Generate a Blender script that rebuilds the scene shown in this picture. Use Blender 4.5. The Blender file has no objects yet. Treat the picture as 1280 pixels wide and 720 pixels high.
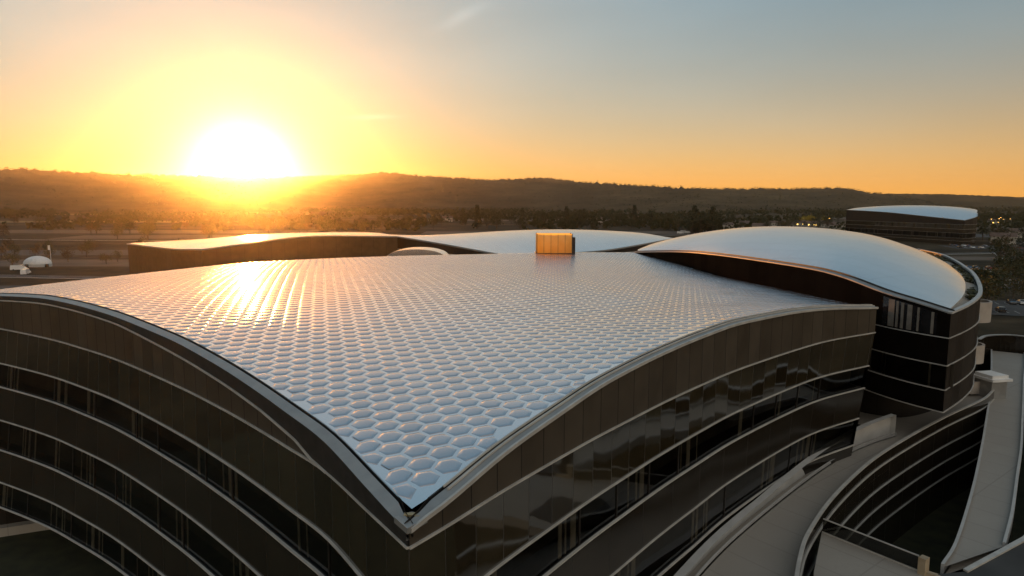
import bpy, math, random
import numpy as np
from mathutils import Vector, Matrix
from mathutils.bvhtree import BVHTree

random.seed(7); np.random.seed(7)
S = bpy.context.scene
COL = S.collection
H = 33.0                      # camera height above the valley floor, metres
R = math.radians
SUN_AZ, SUN_EL = R(-21.2), R(2.35)
SUN_DIR = Vector((math.sin(SUN_AZ)*math.cos(SUN_EL), math.cos(SUN_AZ)*math.cos(SUN_EL), math.sin(SUN_EL)))

# ------------------------------------------------------------------ materials
def new_mat(name):
    m = bpy.data.materials.new(name); m.use_nodes = True
    nt = m.node_tree
    return m, nt, nt.nodes['Principled BSDF'], nt.nodes['Material Output']

def nd(nt, t, **kw):
    n = nt.nodes.new(t)
    for k, v in kw.items(): setattr(n, k, v)
    return n

def math_n(nt, op, a, b=None, c=None):
    n = nd(nt, 'ShaderNodeMath', operation=op)
    for i, v in enumerate((a, b, c)):
        if v is None: continue
        if isinstance(v, (int, float)): n.inputs[i].default_value = v
        else: nt.links.new(v, n.inputs[i])
    return n.outputs[0]

def ramp(nt, fac, stops):
    n = nd(nt, 'ShaderNodeValToRGB')
    e = n.color_ramp.elements
    while len(e) > 1: e.remove(e[-1])
    e[0].position = stops[0][0]; e[0].color = (*stops[0][1], 1)
    for p, c in stops[1:]:
        q = e.new(p); q.color = (*c, 1)
    nt.links.new(fac, n.inputs[0])
    return n.outputs[0]

def noisy(name, c1, c2, scale=1.0, rough=0.7, rough2=None, bump=0.0, detail=6, metallic=0.0, spec=0.5, coat=0.0, stretch=(1, 1, 1), bscale=None):
    m, nt, bs, out = new_mat(name)
    tc = nd(nt, 'ShaderNodeTexCoord'); mp = nd(nt, 'ShaderNodeMapping')
    mp.inputs['Scale'].default_value = stretch
    nt.links.new(tc.outputs['Object'], mp.inputs[0])
    no = nd(nt, 'ShaderNodeTexNoise'); no.inputs['Scale'].default_value = scale; no.inputs['Detail'].default_value = detail
    nt.links.new(mp.outputs[0], no.inputs['Vector'])
    col = ramp(nt, no.outputs['Fac'], [(0.33, c1), (0.67, c2)])
    nt.links.new(col, bs.inputs['Base Color'])
    if rough2 is None: bs.inputs['Roughness'].default_value = rough
    else:
        mr = nd(nt, 'ShaderNodeMapRange'); mr.inputs[3].default_value = rough; mr.inputs[4].default_value = rough2
        mr.inputs[1].default_value = .3; mr.inputs[2].default_value = .7
        nt.links.new(no.outputs['Fac'], mr.inputs[0]); nt.links.new(mr.outputs[0], bs.inputs['Roughness'])
    bs.inputs['Metallic'].default_value = metallic
    bs.inputs['Specular IOR Level'].default_value = spec
    bs.inputs['Coat Weight'].default_value = coat
    if bump:
        n2 = nd(nt, 'ShaderNodeTexNoise'); n2.inputs['Scale'].default_value = bscale or scale*4; n2.inputs['Detail'].default_value = 4
        nt.links.new(mp.outputs[0], n2.inputs['Vector'])
        b = nd(nt, 'ShaderNodeBump'); b.inputs['Strength'].default_value = bump
        nt.links.new(n2.outputs['Fac'], b.inputs['Height']); nt.links.new(b.outputs[0], bs.inputs['Normal'])
    return m

def panelled(name, c1, c2, width, rough, spec=0.5, tilt=0.0, seam=0.03, seam_col=(.008, .007, .006), metallic=0.0, vlines=None, ior=1.5):
    """cladding or glazing divided into panels along the wall (UV: metres along, metres up)"""
    m, nt, bs, out = new_mat(name)
    uv = nd(nt, 'ShaderNodeUVMap'); sp = nd(nt, 'ShaderNodeSeparateXYZ'); nt.links.new(uv.outputs[0], sp.inputs[0])
    k = math_n(nt, 'DIVIDE', sp.outputs[0], width)
    idx = math_n(nt, 'FLOOR', k); fr = math_n(nt, 'FRACT', k)
    wn = nd(nt, 'ShaderNodeTexWhiteNoise', noise_dimensions='1D'); nt.links.new(idx, wn.inputs['W'])
    col = ramp(nt, wn.outputs['Value'], [(0, c1), (1, c2)])
    no = nd(nt, 'ShaderNodeTexNoise'); no.inputs['Scale'].default_value = .7; no.inputs['Detail'].default_value = 5
    tc = nd(nt, 'ShaderNodeTexCoord'); nt.links.new(tc.outputs['Object'], no.inputs['Vector'])
    mx0 = nd(nt, 'ShaderNodeMix', data_type='RGBA', blend_type='MULTIPLY'); mx0.inputs[0].default_value = .6
    nt.links.new(col, mx0.inputs[6])
    nt.links.new(ramp(nt, no.outputs['Fac'], [(.3, (.55, .55, .55)), (.7, (1, 1, 1))]), mx0.inputs[7])
    s = math_n(nt, 'LESS_THAN', fr, seam)
    if vlines:
        fv = math_n(nt, 'FRACT', math_n(nt, 'DIVIDE', sp.outputs[1], vlines))
        s = math_n(nt, 'MAXIMUM', s, math_n(nt, 'LESS_THAN', fv, .05))
    mx = nd(nt, 'ShaderNodeMix', data_type='RGBA')
    nt.links.new(s, mx.inputs[0]); nt.links.new(mx0.outputs[2], mx.inputs[6]); mx.inputs[7].default_value = (*seam_col, 1)
    nt.links.new(mx.outputs[2], bs.inputs['Base Color'])
    rg = math_n(nt, 'MULTIPLY_ADD', wn.outputs['Value'], rough*.5, rough*.75)
    nt.links.new(math_n(nt, 'ADD', rg, math_n(nt, 'MULTIPLY', s, .4)), bs.inputs['Roughness'])
    bs.inputs['Specular IOR Level'].default_value = spec; bs.inputs['Metallic'].default_value = metallic; bs.inputs['IOR'].default_value = ior
    if tilt:
        ge = nd(nt, 'ShaderNodeNewGeometry')
        w2 = nd(nt, 'ShaderNodeTexWhiteNoise', noise_dimensions='1D'); nt.links.new(math_n(nt, 'ADD', idx, .37), w2.inputs['W'])
        va = nd(nt, 'ShaderNodeVectorMath', operation='SUBTRACT'); nt.links.new(w2.outputs['Color'], va.inputs[0]); va.inputs[1].default_value = (.5, .5, .5)
        vs = nd(nt, 'ShaderNodeVectorMath', operation='SCALE'); nt.links.new(va.outputs[0], vs.inputs[0]); vs.inputs['Scale'].default_value = tilt
        n3 = nd(nt, 'ShaderNodeTexNoise'); n3.inputs['Scale'].default_value = .9; n3.inputs['Detail'].default_value = 1
        nt.links.new(tc.outputs['Object'], n3.inputs['Vector'])
        vb = nd(nt, 'ShaderNodeVectorMath', operation='SUBTRACT'); nt.links.new(n3.outputs['Color'], vb.inputs[0]); vb.inputs[1].default_value = (.5, .5, .5)
        vc = nd(nt, 'ShaderNodeVectorMath', operation='SCALE'); nt.links.new(vb.outputs[0], vc.inputs[0]); vc.inputs['Scale'].default_value = tilt*.4
        a1 = nd(nt, 'ShaderNodeVectorMath', operation='ADD'); nt.links.new(vs.outputs[0], a1.inputs[0]); nt.links.new(vc.outputs[0], a1.inputs[1])
        a2 = nd(nt, 'ShaderNodeVectorMath', operation='ADD'); nt.links.new(ge.outputs['Normal'], a2.inputs[0]); nt.links.new(a1.outputs[0], a2.inputs[1])
        nz = nd(nt, 'ShaderNodeVectorMath', operation='NORMALIZE'); nt.links.new(a2.outputs[0], nz.inputs[0])
        nt.links.new(nz.outputs[0], bs.inputs['Normal'])
    return m

def glass_mat(name, tint, gloss=1.0):
    m, nt, bs, out = new_mat(name)
    nt.nodes.remove(bs)
    tr = nd(nt, 'ShaderNodeBsdfTransparent'); tr.inputs[0].default_value = (*tint, 1)
    gl = nd(nt, 'ShaderNodeBsdfGlossy'); gl.inputs['Roughness'].default_value = .03
    fr = nd(nt, 'ShaderNodeFresnel'); fr.inputs[0].default_value = 1.6
    mx = nd(nt, 'ShaderNodeMixShader')
    nt.links.new(fr.outputs[0], mx.inputs[0]); nt.links.new(tr.outputs[0], mx.inputs[1]); nt.links.new(gl.outputs[0], mx.inputs[2])
    nt.links.new(mx.outputs[0], out.inputs[0])
    return m

def leaf_mat(name, c1, c2, trans=.3):
    m, nt, bs, out = new_mat(name)
    oi = nd(nt, 'ShaderNodeObjectInfo'); ge = nd(nt, 'ShaderNodeNewGeometry')
    f = math_n(nt, 'MULTIPLY_ADD', ge.outputs['Random Per Island'], .6, math_n(nt, 'MULTIPLY', oi.outputs['Random'], .4))
    col = ramp(nt, f, [(0, c1), (1, c2)])
    nt.links.new(col, bs.inputs['Base Color']); bs.inputs['Roughness'].default_value = .6; bs.inputs['Specular IOR Level'].default_value = .25
    tl = nd(nt, 'ShaderNodeBsdfTranslucent'); nt.links.new(col, tl.inputs[0])
    mx = nd(nt, 'ShaderNodeMixShader'); mx.inputs[0].default_value = trans
    nt.links.new(bs.outputs[0], mx.inputs[1]); nt.links.new(tl.outputs[0], mx.inputs[2]); nt.links.new(mx.outputs[0], out.inputs[0])
    return m

def emit_mat(name, col, strength):
    m, nt, bs, out = new_mat(name)
    bs.inputs['Base Color'].default_value = (*col, 1)
    bs.inputs['Emission Color'].default_value = (*col, 1); bs.inputs['Emission Strength'].default_value = strength
    return m

M = {}
M['roof_base'] = noisy('roof_white_sheet', (.95, .86, .83), (.97, .89, .86), .25, .12, .20, bump=.006, metallic=.95)
M['roof_cell'] = noisy('roof_grey_tile', (.70, .61, .60), (.80, .70, .69), .35, .16, .24, bump=.01, metallic=.95)
M['roof_far'] = noisy('roof_white_membrane', (.90, .82, .79), (.94, .86, .83), .12, .18, .26, bump=.003, metallic=.8)
M['rim'] = noisy('rim_grey_metal', (.27, .27, .265), (.36, .36, .35), .8, .38, .5, metallic=.3)
M['rim_dark'] = noisy('gutter_dark', (.012, .012, .012), (.03, .028, .026), 1.5, .6)
M['ledge'] = noisy('ledge_pale_metal', (.42, .40, .37), (.55, .53, .49), 1.2, .4, .55)
M['fascia'] = panelled('fascia_bronze_panels', (.070, .054, .038), (.080, .063, .045), 1.75, .38, spec=.45, tilt=.012, seam=.035)
M['reflect'] = panelled('spandrel_reflective_glass', (.030, .022, .012), (.050, .038, .020), 1.9, .05, spec=.8, tilt=.03, seam=.02, ior=2.1)
M['spandrel'] = panelled('spandrel_dark_panels', (.026, .020, .014), (.030, .024, .017), 3.8, .15, spec=.55, tilt=.012, seam=.008, ior=1.6)
M['glass'] = glass_mat('window_glass', (.45, .45, .42))
M['mullion'] = noisy('mullion_bronze', (.02, .018, .015), (.035, .03, .026), 2, .45)
M['interior'] = noisy('interior_back_wall', (.02, .016, .012), (.09, .075, .055), .35, .8, stretch=(1, 1, .2))
M['blind'] = noisy('blind_fabric', (.42, .38, .31), (.6, .54, .45), 1.5, .8)
M['stone'] = noisy('brown_stone_cladding', (.040, .030, .024), (.070, .053, .043), .9, .5, .7, bump=.1)
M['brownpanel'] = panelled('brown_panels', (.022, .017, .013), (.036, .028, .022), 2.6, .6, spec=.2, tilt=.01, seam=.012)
M['shadepanel'] = panelled('shaded_brown_panels', (.007, .006, .005), (.011, .009, .0075), 2.6, .9, spec=0.0, seam=.012)  # brown panels taken near black: the wall's shade is put into the colour
M['hazybrown'] = panelled('haze_brown_panels', (.075, .056, .038), (.09, .067, .045), 3.2, .8, spec=.1, seam=.01)  # brown lightened so the haze over the wall is in its colour
M['concrete'] = noisy('deck_concrete', (.36, .32, .275), (.43, .385, .335), .5, .75, bump=.12, bscale=6)
M['concrete_pale'] = noisy('parapet_concrete', (.44, .43, .41), (.52, .51, .49), .7, .7, bump=.08)
M['cream'] = noisy('cream_render', (.42, .36, .31), (.52, .46, .40), .6, .7)
M['white'] = noisy('white_paint', (.72, .72, .71), (.82, .82, .81), .8, .45)
M['bark'] = noisy('bark', (.05, .035, .025), (.09, .07, .05), 3, .9, bump=.3)
M['leaf_dark'] = leaf_mat('leaves_dark', (.022, .030, .012), (.055, .060, .024))
M['leaf_olive'] = leaf_mat('leaves_olive', (.045, .045, .018), (.10, .09, .035))
M['leaf_rust'] = leaf_mat('leaves_rust', (.06, .036, .015), (.12, .075, .03))
M['leaf_gold'] = leaf_mat('leaves_gold', (.30, .21, .03), (.5, .36, .06), .5)
M['grass'] = noisy('lawn_grass', (.018, .020, .008), (.040, .040, .016), .6, .95, bump=.4, bscale=9)
M['asphalt'] = noisy('asphalt', (.040, .039, .038), (.062, .060, .058), .3, .85, bump=.1)
M['paint'] = noisy('road_paint', (.6, .6, .58), (.78, .78, .75), 1, .6)
M['soil'] = noisy('bare_soil', (.085, .062, .045), (.15, .11, .078), .05, .95, bump=.2, bscale=.7)
M['field'] = noisy('dry_field', (.10, .080, .035), (.19, .15, .06), .03, .95, bump=.2, bscale=.6)
M['tile'] = noisy('roof_tiles', (.10, .06, .045), (.17, .11, .085), .9, .8, bump=.2)
M['wallpale'] = noisy('house_render', (.38, .34, .29), (.52, .48, .42), .5, .8)
M['paneglass'] = noisy('dark_pane', (.012, .012, .013), (.022, .022, .024), 1, .08)
M['tyre'] = noisy('tyre_rubber', (.015, .015, .015), (.025, .025, .025), 4, .8)
M['lampglow'] = emit_mat('lamp_glow', (1.0, .55, .14), 6)
M['litpane'] = emit_mat('lit_window', (1.0, .62, .16), 1.6)
for nm, c in (('car_white', (.72, .72, .72)), ('car_grey', (.16, .16, .17)), ('car_black', (.02, .02, .022)), ('car_red', (.24, .03, .025)), ('car_blue', (.03, .06, .14))):
    M[nm] = noisy(nm, tuple(x*.92 for x in c), c, .6, .22, spec=.6, coat=.6)

# copper-coloured woven screen that passes the low sun
def screen_mat():
    m, nt, bs, out = new_mat('amber_translucent_screen')
    tc = nd(nt, 'ShaderNodeTexCoord'); no = nd(nt, 'ShaderNodeTexNoise'); no.inputs['Scale'].default_value = .9
    nt.links.new(tc.outputs['Object'], no.inputs['Vector'])
    col = ramp(nt, no.outputs['Fac'], [(.3, (.92, .66, .24)), (.7, (.98, .74, .30))])
    nt.links.new(col, bs.inputs['Base Color']); bs.inputs['Roughness'].default_value = .5
    tl = nd(nt, 'ShaderNodeBsdfTranslucent'); nt.links.new(col, tl.inputs[0])
    mx = nd(nt, 'ShaderNodeMixShader'); mx.inputs[0].default_value = .9
    nt.links.new(bs.outputs[0], mx.inputs[1]); nt.links.new(tl.outputs[0], mx.inputs[2]); nt.links.new(mx.outputs[0], out.inputs[0])
    return m
M['screen'] = screen_mat()
def add_seams(m, pitch, rot, stain=.96):
    nt = m.node_tree; bs = nt.nodes['Principled BSDF']
    tc = nd(nt, 'ShaderNodeTexCoord'); sp = nd(nt, 'ShaderNodeSeparateXYZ'); nt.links.new(tc.outputs['Object'], sp.inputs[0])
    c, s_ = math.cos(rot), math.sin(rot)
    def line(a, b, p, w):
        k = math_n(nt, 'ADD', math_n(nt, 'MULTIPLY', sp.outputs[0], a/p), math_n(nt, 'MULTIPLY', sp.outputs[1], b/p))
        return math_n(nt, 'LESS_THAN', math_n(nt, 'FRACT', k), w), math_n(nt, 'FLOOR', k)
    l1, i1 = line(c, s_, pitch, .035); l2, i2 = line(-s_, c, pitch*3.1, .012)
    l = math_n(nt, 'MAXIMUM', l1, l2)
    wn = nd(nt, 'ShaderNodeTexWhiteNoise', noise_dimensions='2D'); cb = nd(nt, 'ShaderNodeCombineXYZ'); nt.links.new(i1, cb.inputs[0]); nt.links.new(i2, cb.inputs[1]); nt.links.new(cb.outputs[0], wn.inputs[0])
    old = bs.inputs['Base Color'].links[0].from_socket
    f = math_n(nt, 'MULTIPLY', math_n(nt, 'MULTIPLY_ADD', wn.outputs['Value'], .03, .97), math_n(nt, 'MULTIPLY_ADD', l, -.16, 1.0))
    st = nd(nt, 'ShaderNodeTexNoise'); st.inputs['Scale'].default_value = .5; st.inputs['Detail'].default_value = 8; st.inputs['Roughness'].default_value = .7; nt.links.new(tc.outputs['Object'], st.inputs['Vector'])
    mr = nd(nt, 'ShaderNodeMapRange'); mr.inputs[1].default_value = .35; mr.inputs[2].default_value = .75; mr.inputs[3].default_value = 1.0; mr.inputs[4].default_value = stain; nt.links.new(st.outputs['Fac'], mr.inputs[0])
    f = math_n(nt, 'MULTIPLY', f, mr.outputs[0])
    vm = nd(nt, 'ShaderNodeVectorMath', operation='SCALE'); nt.links.new(old, vm.inputs[0]); nt.links.new(f, vm.inputs['Scale'])
    nt.links.new(vm.outputs[0], bs.inputs['Base Color'])
add_seams(M['roof_far'], 2.6, R(20))
add_seams(M['concrete'], 3.0, R(38), .78)

# ground: dry valley floor, darker scrub and paler worn patches
def ground_mat():
    m, nt, bs, out = new_mat('valley_floor')
    tc = nd(nt, 'ShaderNodeTexCoord')
    def noise(sc, det=6, st=(1, 1, 1)):
        mp = nd(nt, 'ShaderNodeMapping'); mp.inputs['Scale'].default_value = st; nt.links.new(tc.outputs['Object'], mp.inputs[0])
        n = nd(nt, 'ShaderNodeTexNoise'); n.inputs['Scale'].default_value = sc; n.inputs['Detail'].default_value = det
        nt.links.new(mp.outputs[0], n.inputs['Vector']); return n.outputs['Fac']
    a = ramp(nt, noise(.012, 8, (.6, 1.4, 1)), [(.35, (.030, .025, .014)), (.5, (.060, .046, .028)), (.66, (.11, .082, .052))])
    b = ramp(nt, noise(.09, 6), [(.35, (.45, .45, .42)), (.7, (1.25, 1.2, 1.15))])
    mx = nd(nt, 'ShaderNodeMix', data_type='RGBA', blend_type='MULTIPLY'); mx.inputs[0].default_value = 1
    nt.links.new(a, mx.inputs[6]); nt.links.new(b, mx.inputs[7]); nt.links.new(mx.outputs[2], bs.inputs['Base Color'])
    bs.inputs['Roughness'].default_value = .95; bs.inputs['Specular IOR Level'].default_value = .1
    return m
M['ground'] = ground_mat()

def hill_mat():
    m, nt, bs, out = new_mat('hillside_scrub')
    tc = nd(nt, 'ShaderNodeTexCoord')
    n = nd(nt, 'ShaderNodeTexNoise'); n.inputs['Scale'].default_value = .006; n.inputs['Detail'].default_value = 10; n.inputs['Roughness'].default_value = .65
    nt.links.new(tc.outputs['Object'], n.inputs['Vector'])
    nt.links.new(ramp(nt, n.outputs['Fac'], [(.35, (.035, .027, .014)), (.55, (.085, .060, .032)), (.7, (.14, .10, .055))]), bs.inputs['Base Color'])
    bs.inputs['Roughness'].default_value = .95; bs.inputs['Specular IOR Level'].default_value = .05
    return m
M['hill'] = hill_mat()

# ------------------------------------------------------------------ mesh helpers
class MB:
    def __init__(self): self.v = []; self.f = []; self.mi = []; self.uv = []; self.sm = []
    def vert(self, p): self.v.append((float(p[0]), float(p[1]), float(p[2]))); return len(self.v)-1
    def face(self, pts, uv=None, mi=0, sm=False):
        ids = [self.vert(p) for p in pts]
        self.idx(ids, uv, mi, sm)
    def idx(self, ids, uv=None, mi=0, sm=False):
        self.f.append(tuple(ids)); self.mi.append(mi); self.sm.append(sm)
        self.uv.append(uv if uv else [(0, 0)]*len(ids))
    def box(self, c, s, rz=0, mi=0):
        x, y, z = s[0]/2, s[1]/2, s[2]/2; ca, sa = math.cos(rz), math.sin(rz)
        i = [self.vert((c[0]+px*ca-py*sa, c[1]+px*sa+py*ca, c[2]+pz)) for px in (-x, x) for py in (-y, y) for pz in (-z, z)]
        for q in ((0, 1, 3, 2), (4, 6, 7, 5), (0, 4, 5, 1), (2, 3, 7, 6), (0, 2, 6, 4), (1, 5, 7, 3)): self.idx([i[k] for k in q], mi=mi)
    def tube(self, a, b, r0, r1, n=8, mi=0, cap=True):
        a = Vector(a); b = Vector(b); d = (b-a).normalized()
        u = d.orthogonal().normalized(); w = d.cross(u)
        A = [self.vert(a+(u*math.cos(t)+w*math.sin(t))*r0) for t in [2*math.pi*k/n for k in range(n)]]
        B = [self.vert(b+(u*math.cos(t)+w*math.sin(t))*r1) for t in [2*math.pi*k/n for k in range(n)]]
        for k in range(n): self.idx([A[k], A[(k+1) % n], B[(k+1) % n], B[k]], mi=mi, sm=True)
        if cap: self.idx(A[::-1], mi=mi); self.idx(B, mi=mi)
    def prism(self, poly, z0, z1, mi=0):
        n = len(poly)
        b = [self.vert((p[0], p[1], z0)) for p in poly]; t = [self.vert((p[0], p[1], z1)) for p in poly]
        self.idx(b[::-1], mi=mi); self.idx(t, mi=mi)
        for k in range(n): self.idx([b[k], b[(k+1) % n], t[(k+1) % n], t[k]], mi=mi)
    def build(self, name, mats, parent=None):
        me = bpy.data.meshes.new(name); me.from_pydata(self.v, [], self.f)
        for m in (mats if isinstance(mats, (list, tuple)) else [mats]): me.materials.append(m)
        me.polygons.foreach_set('material_index', self.mi)
        me.polygons.foreach_set('use_smooth', self.sm)
        uvl = me.uv_layers.new(name='UVMap')
        flat = [c for u in self.uv for p in u for c in p]
        uvl.data.foreach_set('uv', flat)
        me.update()
        o = bpy.data.objects.new(name, me); COL.objects.link(o)
        if parent: o.parent = parent
        return o

def tag(o, label=None, cat=None, group=None, kind=None):
    if label: o['label'] = label
    if cat: o['category'] = cat
    if group: o['group'] = group
    if kind: o['kind'] = kind
    return o
def empty(name, loc, label, cat, group=None, rz=0):
    o = bpy.data.objects.new(name, None); COL.objects.link(o); o.location = loc; o.rotation_euler = (0, 0, rz)
    o.empty_display_size = .5
    return tag(o, label, cat, group)
KIDS = {}
def copy_tree(o, parent=None):
    c = o.copy(); COL.objects.link(c)
    if parent: c.parent = parent
    for ch in list(o.children): copy_tree(ch, c)
    return c

def spline(pts, step=1.0):
    """Catmull-Rom through the points (any dimension), resampled evenly in plan"""
    P = np.array(pts, float); n = len(P)
    ext = np.vstack([2*P[0]-P[1], P, 2*P[-1]-P[-2]])
    out = []
    for i in range(n-1):
        p0, p1, p2, p3 = ext[i:i+4]
        for t in np.linspace(0, 1, 16, endpoint=False):
            out.append(.5*((2*p1)+(-p0+p2)*t+(2*p0-5*p1+4*p2-p3)*t*t+(-p0+3*p1-3*p2+p3)*t**3))
    out.append(P[-1]); out = np.array(out)
    d = np.concatenate([[0], np.cumsum(np.linalg.norm(np.diff(out[:, :2], axis=0), axis=1))])
    m = max(2, int(round(d[-1]/step))+1)
    s = np.linspace(0, d[-1], m)
    return np.column_stack([np.interp(s, d, out[:, k]) for k in range(P.shape[1])])

def normals(P, side):
    t = np.gradient(P[:, :2], axis=0); t /= np.linalg.norm(t, axis=1)[:, None]
    return np.column_stack([t[:, 1], -t[:, 0]])*side       # side=+1: to the right of travel
def arclen(P): return np.concatenate([[0], np.cumsum(np.linalg.norm(np.diff(P[:, :2], axis=0), axis=1))])

def strip(mb, P, N, off0, z0, off1, z1, mi=0, sm=True, flip=False):
    """wall strip: from (off0,z0) to (off1,z1) along the curve; z may be arrays"""
    z0 = np.broadcast_to(z0, len(P)); z1 = np.broadcast_to(z1, len(P)); s = arclen(P)
    o0 = np.broadcast_to(off0, len(P)); o1 = np.broadcast_to(off1, len(P))
    k_ = len(P)//2; t_ = P[min(k_+1, len(P)-1)]-P[k_-1]
    if N[k_, 0]*t_[1]-N[k_, 1]*t_[0] < 0: flip = not flip       # faces look outward
    a = [mb.vert((P[i, 0]+N[i, 0]*o0[i], P[i, 1]+N[i, 1]*o0[i], z0[i])) for i in range(len(P))]
    b = [mb.vert((P[i, 0]+N[i, 0]*o1[i], P[i, 1]+N[i, 1]*o1[i], z1[i])) for i in range(len(P))]
    for i in range(len(P)-1):
        if z1[i]-z0[i] < 1e-4 and z1[i+1]-z0[i+1] < 1e-4 and abs(o0[i]-o1[i]) < 1e-4: continue
        ids = [a[i], a[i+1], b[i+1], b[i]]; uv = [(s[i], z0[i]), (s[i+1], z0[i+1]), (s[i+1], z1[i+1]), (s[i], z1[i])]
        mb.idx(ids[::-1] if flip else ids, uv[::-1] if flip else uv, mi, sm)

def sweep(mb, P, N, o0, o1, z0, z1, mi=0):
    """rectangular bar along the curve"""
    strip(mb, P, N, o1, z0, o1, z1, mi, False); strip(mb, P, N, o1, z1, o0, z1, mi, False)
    strip(mb, P, N, o0, z0, o1, z0, mi, False); strip(mb, P, N, o0, z1, o0, z0, mi, False)
    z0 = np.broadcast_to(z0, len(P)); z1 = np.broadcast_to(z1, len(P))
    o0 = np.broadcast_to(o0, len(P)); o1 = np.broadcast_to(o1, len(P))
    for i in (0, -1):
        q = lambda o, z: (P[i, 0]+N[i, 0]*o, P[i, 1]+N[i, 1]*o, z)
        mb.face([q(o0[i], z0[i]), q(o1[i], z0[i]), q(o1[i], z1[i]), q(o0[i], z1[i])], mi=mi)

# ------------------------------------------------------------------ facades
def make_facade(root, P, side, segs, rnd, lean=0.0, zl=21.1):
    """segs: list of (kind, ztop, zbot); ztop of the first may be an array (arched roof edge); lean: metres outward per metre down"""
    N = normals(P, side); s = arclen(P); lean = np.broadcast_to(lean, len(P))
    O = lambda z: lean*np.maximum(0, zl-np.broadcast_to(z, len(P)))
    for k, (kind, zt, zb) in enumerate(segs):
        zt_ = np.maximum(np.broadcast_to(zt, len(P)), np.broadcast_to(zb, len(P)))
        ob, ot = O(zb), O(zt_)
        if kind == 'window':
            w = MB(); strip(w, P, N, ob-.16, zb, ot-.16, zt_)
            bk = MB(); strip(bk, P, N, ob-1.5, zb, ot-1.5, zt_); strip(bk, P, N, ob-1.5, zb, ob, zb, 1); strip(bk, P, N, ot, zt_, ot-1.5, zt_, 1)
            def slat(mb, q, off, ww, th, mi):
                x = np.interp(q, s, P[:, 0]); y = np.interp(q, s, P[:, 1]); nx = np.interp(q, s, N[:, 0]); ny = np.interp(q, s, N[:, 1])
                b_ = np.interp(q, s, ob)+off; t_ = np.interp(q, s, ot)+off; tx, ty = -ny*ww/2, nx*ww/2
                lo = [(x+nx*(b_+d)+e*tx, y+ny*(b_+d)+e*ty, zb+.01) for d, e in ((0, -1), (0, 1), (-th, 1), (-th, -1))]
                hi = [(x+nx*(t_+d)+e*tx, y+ny*(t_+d)+e*ty, zt_[0]-.01) for d, e in ((0, -1), (0, 1), (-th, 1), (-th, -1))]
                for a_ in range(4):
                    c_ = (a_+1) % 4; mb.face([lo[a_], lo[c_], hi[c_], hi[a_]], mi=mi)
            q = .9
            while q < s[-1]-.3:
                slat(w, q, -.10, .06, .12, 1) if rnd.random() < .5 else None; q += 3.8
            q = rnd.uniform(1, 5)
            while q < s[-1]-2:
                for j in range(rnd.choice((1, 1, 2, 3, 4))):
                    ww = rnd.choice((.10, .14, .2, .3, .5)); slat(bk, q, -.24, ww, .04, 2)
                    q += ww+rnd.uniform(.2, .9)
                q += rnd.uniform(2, 9)
            wo = w.build('ribbon_window', [M['glass'], M['mullion']], root)
            bk.build('room_interior', [M['interior'], M['mullion'], M['blind']], wo)
        elif kind == 'recess':
            w = MB(); strip(w, P, N, -.9, zb, -.9, zt_); strip(w, P, N, 0, zt_, -.9, zt_, 1, flip=False)
            w.build('recessed_glazing', [M['reflect'], M['rim_dark']], root)
        else:
            w = MB(); strip(w, P, N, ob, zb, ot, zt_)
            w.build({'fascia': 'fascia', 'reflect': 'glass_spandrel', 'spandrel': 'spandrel', 'brown': 'spandrel', 'rough': 'spandrel', 'hazy': 'spandrel', 'stone': 'plinth'}[kind],
                    {'fascia': M['fascia'], 'reflect': M['reflect'], 'spandrel': M['spandrel'], 'brown': M['brownpanel'], 'rough': M['shadepanel'], 'hazy': M['hazybrown'], 'stone': M['stone']}[kind], root)
        if k < len(segs)-1 or zb > .5:
            ld = MB(); sweep(ld, P, N, ob-.05, ob+.09, zb-.045, zb+.045)
            ld.build('ledge', M['ledge'], root)

def coons(c0, c1, d0, d1, nu, nv, bulge=0.0, pw=1.0):
    """c0: v=0 edge, c1: v=1 edge (both along u); d0: u=0 edge, d1: u=1 edge (both along v)"""
    def samp(c, n):
        c = np.array(c, float); d = np.concatenate([[0], np.cumsum(np.linalg.norm(np.diff(c, axis=0), axis=1))]); d /= d[-1]
        t = np.linspace(0, 1, n); return np.column_stack([np.interp(t, d, c[:, k]) for k in range(3)])
    C0, C1, D0, D1 = samp(c0, nu), samp(c1, nu), samp(d0, nv), samp(d1, nv)
    u = np.linspace(0, 1, nu)[:, None, None]; v = np.linspace(0, 1, nv)[None, :, None]
    G = (1-v)*C0[:, None]+v*C1[:, None]+(1-u)*D0[None]+u*D1[None]
    G = G-((1-u)*(1-v)*C0[0]+u*(1-v)*C0[-1]+(1-u)*v*C1[0]+u*v*C1[-1])
    b = (16*u*(1-u)*v*(1-v))[..., 0]
    G[..., 2] += bulge*np.power(b, pw)
    return G
def grid_mesh(mb, G, mi=0, flip=False):
    nu, nv = G.shape[:2]
    ids = [[mb.vert(G[i, j]) for j in range(nv)] for i in range(nu)]
    for i in range(nu-1):
        for j in range(nv-1):
            q = [ids[i][j], ids[i+1][j], ids[i+1][j+1], ids[i][j+1]]
            mb.idx(q[::-1] if flip else q, mi=mi, sm=True)
def up_facing(G):
    a = G[1, 0]-G[0, 0]; b = G[0, 1]-G[0, 0]
    return np.cross(a, b)[2] > 0

def wall_closed(name, root, poly, z0, ztop, mat):
    mb = MB()
    for i in range(len(poly)-1):
        a, b = poly[i], poly[i+1]; L = math.hypot(b[0]-a[0], b[1]-a[1])
        mb.face([(a[0], a[1], z0), (b[0], b[1], z0), (b[0], b[1], ztop[i+1]), (a[0], a[1], ztop[i])], [(0, z0), (L, z0), (L, ztop[i+1]), (0, ztop[i])])
    return mb.build(name, mat, root)

rnd = random.Random(3)
LV = [21.1, 17.95, 15.8, 12.8, 10.1, 7.2, 4.95]

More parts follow.
